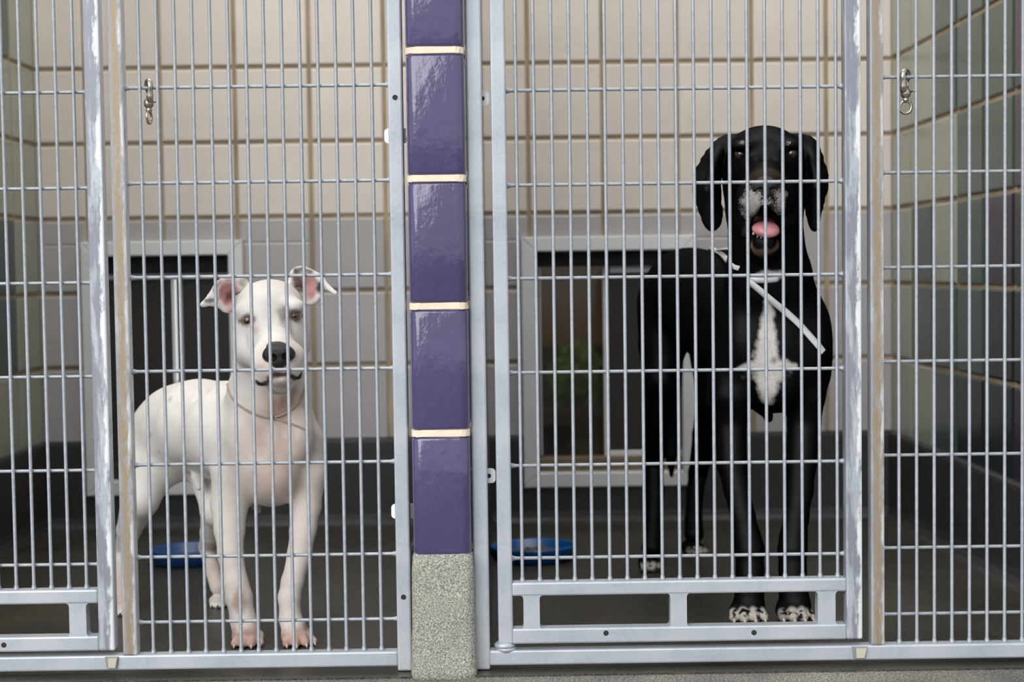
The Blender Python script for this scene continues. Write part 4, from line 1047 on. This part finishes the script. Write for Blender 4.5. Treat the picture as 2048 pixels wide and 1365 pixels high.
# ------------------------------------------------------------------ the black dog
def black_dog():
    x0 = at(1240, 700, 1.3).x; x1 = at(1700, 700, 0.2).x
    fl = Flesh((at(1255, 700, 1.2).x, 0.14, -0.07), (at(1690, 700, 0.35).x, 1.32, 0.95), HSDF)
    # trunk
    blob(fl, 1366, 598, 1.06, 82, 96, 0.13, 0.03); blob(fl, 1395, 592, 0.95, 92, 92, 0.14, 0.06); blob(fl, 1440, 615, 0.80, 104, 116, 0.15, 0.06)
    blob(fl, 1500, 655, 0.65, 108, 132, 0.14, 0.06); blob(fl, 1545, 685, 0.53, 98, 118, 0.12, 0.05); blob(fl, 1542, 770, 0.52, 58, 52, 0.10, 0.05)
    limb(fl, [(1335, 595, 1.0, 50), (1335, 640, 0.98, 50)], 0.03)
    # shoulders
    blob(fl, 1478, 680, 0.50, 48, 84, 0.075, 0.03); blob(fl, 1616, 690, 0.50, 48, 84, 0.075, 0.03)
    # neck
    limb(fl, [(1545, 640, 0.53, 100), (1537, 555, 0.47, 86), (1532, 480, 0.43, 74), (1530, 400, 0.42, 70)], 0.035)
    # skull
    blob(fl, 1527, 322, 0.40, 80, 70, 0.090, 0.02); blob(fl, 1528, 372, 0.40, 80, 76, 0.075, 0.025); blob(fl, 1528, 430, 0.40, 72, 60, 0.065, 0.02)
    blob(fl, 1486, 292, 0.335, 26, 13, 0.022, 0.014); blob(fl, 1578, 290, 0.335, 26, 13, 0.022, 0.014)
    # muzzle and flews
    limb(fl, [(1530, 345, 0.345, 42), (1532, 380, 0.245, 38)], 0.018); limb(fl, [(1531, 372, 0.33, 52), (1533, 398, 0.245, 44)], 0.016)
    limb(fl, [(1505, 395, 0.262, 34), (1497, 440, 0.285, 25), (1492, 462, 0.305, 18)], 0.014); limb(fl, [(1560, 393, 0.262, 32), (1571, 435, 0.285, 24), (1577, 455, 0.305, 17)], 0.014)
    # brow wrinkle across the muzzle root
    limb(fl, [(1500, 350, 0.315, 6), (1530, 340, 0.305, 8), (1562, 348, 0.315, 6)], 0.010)
    # open mouth
    m = mpp(0.25); fl.ell(ps(1531, 452, 0.255), (28 * m, 0.060, 34 * m), 0.008, (0, 0, 0), True); fl.cone(ps(1531, 420, 0.22), ps(1531, 440, 0.28), 0.010, 0.018, 0.008, True)
    limb(fl, [(1529, 492, 0.37, 36), (1529, 490, 0.300, 27), (1529, 487, 0.278, 23)], 0.008)
    m = mpp(0.28); fl.ell(ps(1530, 462, 0.285), (25 * m, 0.040, 12 * m), 0.005, (0, 0, 0), True)
    for ex, ey in ((1481, 308), (1583, 307)): blob(fl, ex, ey, 0.305, 13, 8, 0.018, 0.010, cut=True)
    fl.cone(ps(1531, 262, 0.30), ps(1531, 322, 0.305), 0.006, 0.004, 0.025, True)
    # ears: folded at the skull, hanging flat along the cheek
    out = [(1458, 276, .405), (1436, 284, .40), (1412, 312, .395), (1395, 346, .385), (1393, 382, .378), (1401, 415, .372), (1413, 448, .37), (1424, 458, .37), (1436, 448, .372), (1440, 425, .375), (1434, 390, .385), (1433, 360, .392), (1442, 330, .40), (1452, 305, .405)]
    out = rounded(out)
    for c in ((1428, 322, .37), (1415, 380, .355)):
        for p, q in zip(out, out[1:] + out[:1]):
            if (c[1] < 350 and max(p[1], q[1]) < 400) or (c[1] > 350 and min(p[1], q[1]) > 320): fl.sheet(ps(*c), ps(*p), ps(*q), 0.0052)
    fl.sheet(ps(1428, 322, .37), ps(1415, 380, .355), ps(1393, 382, .378), 0.0052); fl.sheet(ps(1428, 322, .37), ps(1415, 380, .355), ps(1434, 390, .385), 0.0052)
    fl.sheet(ps(1428, 322, .37), ps(1395, 346, .385), ps(1393, 382, .378), 0.0052); fl.sheet(ps(1428, 322, .37), ps(1433, 360, .392), ps(1434, 390, .385), 0.0052)
    out = [(1598, 276, .405), (1622, 278, .40), (1638, 305, .395), (1648, 345, .385), (1648, 378, .378), (1641, 410, .372), (1633, 440, .37), (1630, 459, .37), (1623, 446, .372), (1617, 422, .375), (1619, 388, .385), (1614, 355, .392), (1607, 325, .40), (1600, 300, .405)]
    out = rounded(out)
    for c in ((1625, 318, .37), (1634, 375, .355)):
        for p, q in zip(out, out[1:] + out[:1]):
            if (c[1] < 350 and max(p[1], q[1]) < 400) or (c[1] > 350 and min(p[1], q[1]) > 320): fl.sheet(ps(*c), ps(*p), ps(*q), 0.0052)
    for a, b in (((1648, 345, .385), (1648, 378, .378)), ((1614, 355, .392), (1619, 388, .385)), ((1634, 375, .355), (1648, 378, .378)), ((1634, 375, .355), (1619, 388, .385))): fl.sheet(ps(1625, 318, .37), ps(*a), ps(*b), 0.0052)
    limb(fl, [(1462, 288, .40, 18), (1438, 300, .40, 10)], 0.012); limb(fl, [(1594, 286, .40, 18), (1618, 296, .40, 10)], 0.012)
    # forelegs
    limb(fl, [(1470, 720, 0.50, 52), (1462, 790, 0.49, 42), (1461, 848, 0.50, 32), (1464, 930, 0.47, 29), (1474, 980, 0.455, 26), (1486, 1035, 0.435, 24), (1494, 1075, 0.425, 27), (1499, 1100, 0.42, 29), (1500, 1140, 0.415, 27), (1499, 1180, 0.405, 28), (1498, 1208, 0.39, 32)])
    limb(fl, [(1622, 720, 0.50, 46), (1612, 790, 0.49, 38), (1608, 848, 0.50, 33), (1602, 930, 0.47, 30), (1599, 980, 0.455, 27), (1592, 1035, 0.435, 25), (1587, 1075, 0.425, 27), (1585, 1100, 0.42, 29), (1585, 1140, 0.415, 27), (1586, 1180, 0.405, 28), (1590, 1208, 0.39, 32)])
    blob(fl, 1458, 845, 0.545, 22, 26, 0.035, 0.02); blob(fl, 1614, 845, 0.545, 22, 26, 0.035, 0.02)
    t1 = paw(fl, 1498, 1254, 0.352, 41, 1.0, -0.02); t2 = paw(fl, 1594, 1254, 0.352, 40, 1.0, 0.10)
    # hind legs
    limb(fl, [(1338, 620, 1.04, 62), (1325, 690, 0.97, 48), (1322, 760, 0.95, 37), (1314, 840, 1.00, 28), (1308, 930, 1.07, 19), (1309, 985, 1.04, 19), (1307, 1060, 0.985, 17), (1304, 1095, 0.96, 21)], 0.025)
    t3 = paw(fl, 1300, 1148, 0.915, 28, 1.0, 0.0)
    limb(fl, [(1425, 640, 1.12, 62), (1432, 720, 1.05, 50), (1430, 800, 1.02, 38), (1412, 870, 1.12, 27), (1396, 945, 1.24, 19), (1390, 985, 1.22, 17), (1387, 1040, 1.18, 17), (1388, 1068, 1.16, 20)], 0.025)
    t4 = paw(fl, 1394, 1108, 1.135, 25, 1.0, 0.25)
    # tail hanging between hatch and thigh, sheath under the belly
    limb(fl, [(1350, 560, 1.17, 24), (1348, 700, 1.21, 20), (1344, 840, 1.20, 16), (1342, 910, 1.18, 12), (1343, 952, 1.18, 4)], 0.02)
    limb(fl, [(1520, 800, 0.66, 26), (1536, 832, 0.70, 9), (1537, 838, 0.70, 8)], 0.015)
    V, F = fl.mesh(); me = np_mesh('body', V, F)
    bvh = BVHTree.FromPolygons([tuple(v) for v in V], [tuple(f) for f in F])
    base = (0.0032, 0.0029, 0.0030); ct = Coat(V, base); P = skin_point(bvh); s = lambda px, y: px * mpp(y)
    white = (0.86, 0.83, 0.80); grey = (0.20, 0.19, 0.185); tan = (0.10, 0.062, 0.042)
    front = V[:, 1] < 0.52
    # blaze on the chest
    def blaze(pts, r, soft=0.35, amt=1.0): ct.line([P(x, y, 0.42) for x, y in pts], [s(q, .42) for q in r], white, soft, amt, 0.55)
    yv = at(1535, 640, .42)
    ct.line([P(1536, 600, .44), P(1536, 640, .43), P(1534, 690, .43), P(1534, 740, .44), P(1534, 775, .45)], [s(q, .43) for q in (6, 13, 18, 31, 20)], white, 0.30, 1.0, 0.5)
    ct.line([P(1478, 737, .46), P(1505, 732, .45), P(1535, 730, .44), P(1565, 730, .45), P(1590, 732, .46)], [s(q, .43) for q in (3, 10, 15, 10, 5)], white, 0.5, 0.95, 0.7)
    ct.spot(P(1535, 745, .44), (s(30, .44), .05, s(14, .44)), (0.55, 0.52, 0.49), 0.6, 0.45, 0.9); ct.spot(P(1548, 722, .44), (s(5, .44), .05, s(7, .44)), (0.20, 0.18, 0.17), 0.6, 0.7, 0.9)
    ct.line([P(1535, 770, .46), P(1532, 800, .47)], s(13, .45), white, 0.5, 0.9, 0.5)
    ct.line([P(1520, 552, .38), P(1538, 548, .38), P(1558, 549, .39)], s(8, .38), white, 0.4, 0.95, 0.6)
    # greying muzzle, brows and chin
    for x, y, rx, rz, a in ((1503, 408, 21, 40, .95), (1561, 405, 19, 34, .80), (1531, 404, 24, 10, .7), (1499, 440, 12, 20, .55), (1568, 440, 9, 16, .4), (1475, 400, 18, 50, .18), (1590, 400, 16, 50, .12), (1492, 462, 8, 12, .4), (1530, 503, 24, 10, .5)): ct.grizzle(P(x, y, .235), (s(rx, .23), .05, s(rz, .23)), a)
    for x, y in ((1485, 285), (1577, 286)): ct.grizzle(P(x, y, .315), (s(7, .3), .025, s(5, .3)), .62, .8, 1.2)
    ct.grizzle(P(1500, 600, .40), (s(30, .4), .06, s(50, .4)), .15)
    ct.line([P(1500, 352, .30), P(1531, 340, .30), P(1562, 352, .30)], s(12, .3), tan, 0.8, 0.4, 0.8); ct.spot(P(1531, 352, .27), (s(30, .27), .05, s(14, .27)), (0.05, 0.034, 0.026), 0.8, 0.35)
    ct.line([P(1503, 492, .27), P(1515, 503, .265), P(1545, 503, .265), P(1556, 490, .27)], s(7, .27), (0.30, 0.20, 0.13), 0.6, 0.8, 1.0)
    ct.spot(P(1530, 505, .27), (s(16, .27), .03, s(7, .27)), (0.25, 0.19, 0.14), 0.6, 0.6, 1.0)
    ct.spot(P(1492, 462, .28), (s(6, .28), .03, s(10, .28)), (0.13, 0.11, 0.10), 0.6, 0.6, 1.2)
    ct.spot(P(1531, 440, .28), (s(27, .28), .055, s(30, .28)), (0.045, 0.012, 0.012), 0.25, 1.0, 0.1)
    ct.line([P(1505, 470, .262), P(1518, 478, .258), P(1542, 478, .258), P(1554, 468, .262)], s(6, .26), (0.015, 0.012, 0.012), 0.4, 1.0, 0.2)
    # white toes with black flecks
    fle = vnoise(V, 170)
    for tt, amts in ((t1, (1, 1, 1, 1)), (t2, (.55, .95, .95, .8)), (t3, (.8, .8, .9, .6)), (t4, (.5, .9, 1, .9))):
        for (p, dd, r), am in zip(tt, amts):
            dd_ = np.sqrt((((V - np.array(p + Vector((0, r * .9, r * .75)))) / np.array((r * 1.05, r * 2.3, r * 1.25))) ** 2).sum(1))
            ct.put(am * np.clip((1.25 - dd_) / .45, 0, 1) * np.clip((0.72 - fle) / 0.10, 0, 1), (0.66, 0.62, 0.57))
            ct.spot(p + Vector((0, 0.004, -r * .85)), (r * .9, r, r * .5), (0.28, 0.19, 0.14), 0.5, 0.7)
    ct.store(me); me.materials.append(M_black_coat)
    loc = Vector((at(1480, 1200, 0.6).x, 0.62, floor_z(0.62)))
    d = empty('dog', loc, 'tall black dog with a white chest blaze, mouth open, standing behind the right gate', 'dog')
    body = bpy.data.objects.new('body', me); C.objects.link(body); put(body, d)
    eyeball(d, bvh, 1481, 309, 12, 0.60, (0.05, 0, -0.05), M_eye_brown); eyeball(d, bvh, 1583, 308, 12, 0.60, (0.05, 0, 0.05), M_eye_brown)
    a, b = ps(1490, 425, 0.30), ps(1575, 335, 0.2)
    nf = Flesh((a[0], 0.17, a[2]), (b[0], 0.29, b[2]), 0.0013); y_n = 0.222
    blob(nf, 1532, 374, y_n, 28, 18, 0.020, 0.006); blob(nf, 1532, 388, y_n, 17, 14, 0.018, 0.008); blob(nf, 1512, 380, y_n + .006, 10, 11, 0.016, .006); blob(nf, 1552, 379, y_n + .006, 10, 11, 0.016, .006)
    blob(nf, 1531, 360, y_n + 0.012, 22, 9, 0.018, 0.006)
    for nx, sg in ((1520, -1), (1545, 1)):
        blob(nf, nx, 381, y_n - 0.016, 6.5, 5, 0.012, 0.003, (0, sg * 0.5, 0), True); nf.cone(ps(nx + sg * 6, 383, y_n - 0.016), ps(nx + sg * 14, 389, y_n - 0.004), 0.002, 0.0015, 0.003, True)
    nf.cone(ps(1532, 382, y_n - 0.020), ps(1532, 404, y_n - 0.016), 0.0016, 0.0016, 0.003, True)
    V2, F2 = nf.mesh(); put(link('nose', np_mesh('nose', V2, F2), M_nose_black), d)
    # tongue, lower teeth
    a, b = ps(1490, 482, 0.30), ps(1572, 428, 0.2)
    tf = Flesh((a[0], 0.20, a[2]), (b[0], 0.40, b[2]), 0.0015)
    m = mpp(0.28); tf.ell(ps(1530, 452, 0.300), (27 * m, 0.06, 12 * m), 0.008, (0.30, 0, 0)); tf.ell(ps(1530, 458, 0.262), (26 * m, 0.022, 13 * m), 0.010, (0.4, 0, 0))
    tf.cone(ps(1530, 436, 0.27), ps(1530, 462, 0.228), 0.0012, 0.0012, 0.006, True)
    V2, F2 = tf.mesh(); put(link('tongue', np_mesh('tongue', V2, F2), M_tongue), d)
    for x, y, yy, r in ((1507, 470, .272, 2.6), (1553, 469, .272, 2.6), (1515, 475, .262, 1.6), (1522, 477, .259, 1.6), (1530, 478, .258, 1.6), (1538, 477, .259, 1.6), (1546, 474, .262, 1.6)):
        p, R = ps(x, y, yy, r); p = Vector(p); put(from_bm('tooth', tube_bm([p, p + Vector((0, 0, R * 1.5)), p + Vector((0, 0, R * 2.8))], [R, R * .9, R * .3], 7), M_tooth, None, True), d)
    for tt in (t1, t2, t3, t4): claws(d, tt, M_claw_dark if tt in (t3, t4) else M_claw_pale)
    # flat plastic neck band with a long free end across the chest
    cl = empty('collar', (0, 0, 0)); cl.parent = d; cl.matrix_parent_inverse = Matrix.Translation(d.location).inverted()
    cl['label'] = 'pale flat plastic neck band with a long free end'
    def hug(path, off): return smooth_path([p for p in (on_skin(bvh, x, y, off) for x, y in path) if p], 2)
    near = hug([(1424, 501), (1436, 509), (1449, 517), (1462, 525), (1474, 533)], 0.006) + hug([(1482, 541), (1490, 550)], -0.006)
    rest = hug([(1499, 557), (1515, 560), (1535, 560), (1552, 558)], 0.003) + hug([(1565, 554), (1585, 546), (1608, 530), (1622, 512)], -0.006)
    far = smooth_path([p for p in (behind_skin(bvh, x, y, 0.002) for x, y in ((1600, 500), (1575, 495), (1530, 490), (1490, 494))) if p], 2)
    for nm, pts, hw in (('band', near + rest[1:] + far + [near[0] + Vector((0, 0.03, -0.006)), near[0]], 5.5),):
        o = ribbon(nm, pts, hw * mpp(0.42), bvh, 0.0012, M_band, d); o.parent = cl; o.matrix_parent_inverse = Matrix.Identity(4)
    end = hug([(1499, 560), (1520, 578), (1545, 600), (1570, 623), (1595, 648), (1618, 674), (1634, 692), (1643, 704)], 0.006)
    o = ribbon('free_end', end, 6.5 * mpp(0.40), bvh, 0.0012, M_band, d); o.parent = cl; o.matrix_parent_inverse = Matrix.Identity(4)
    return d
black_dog()
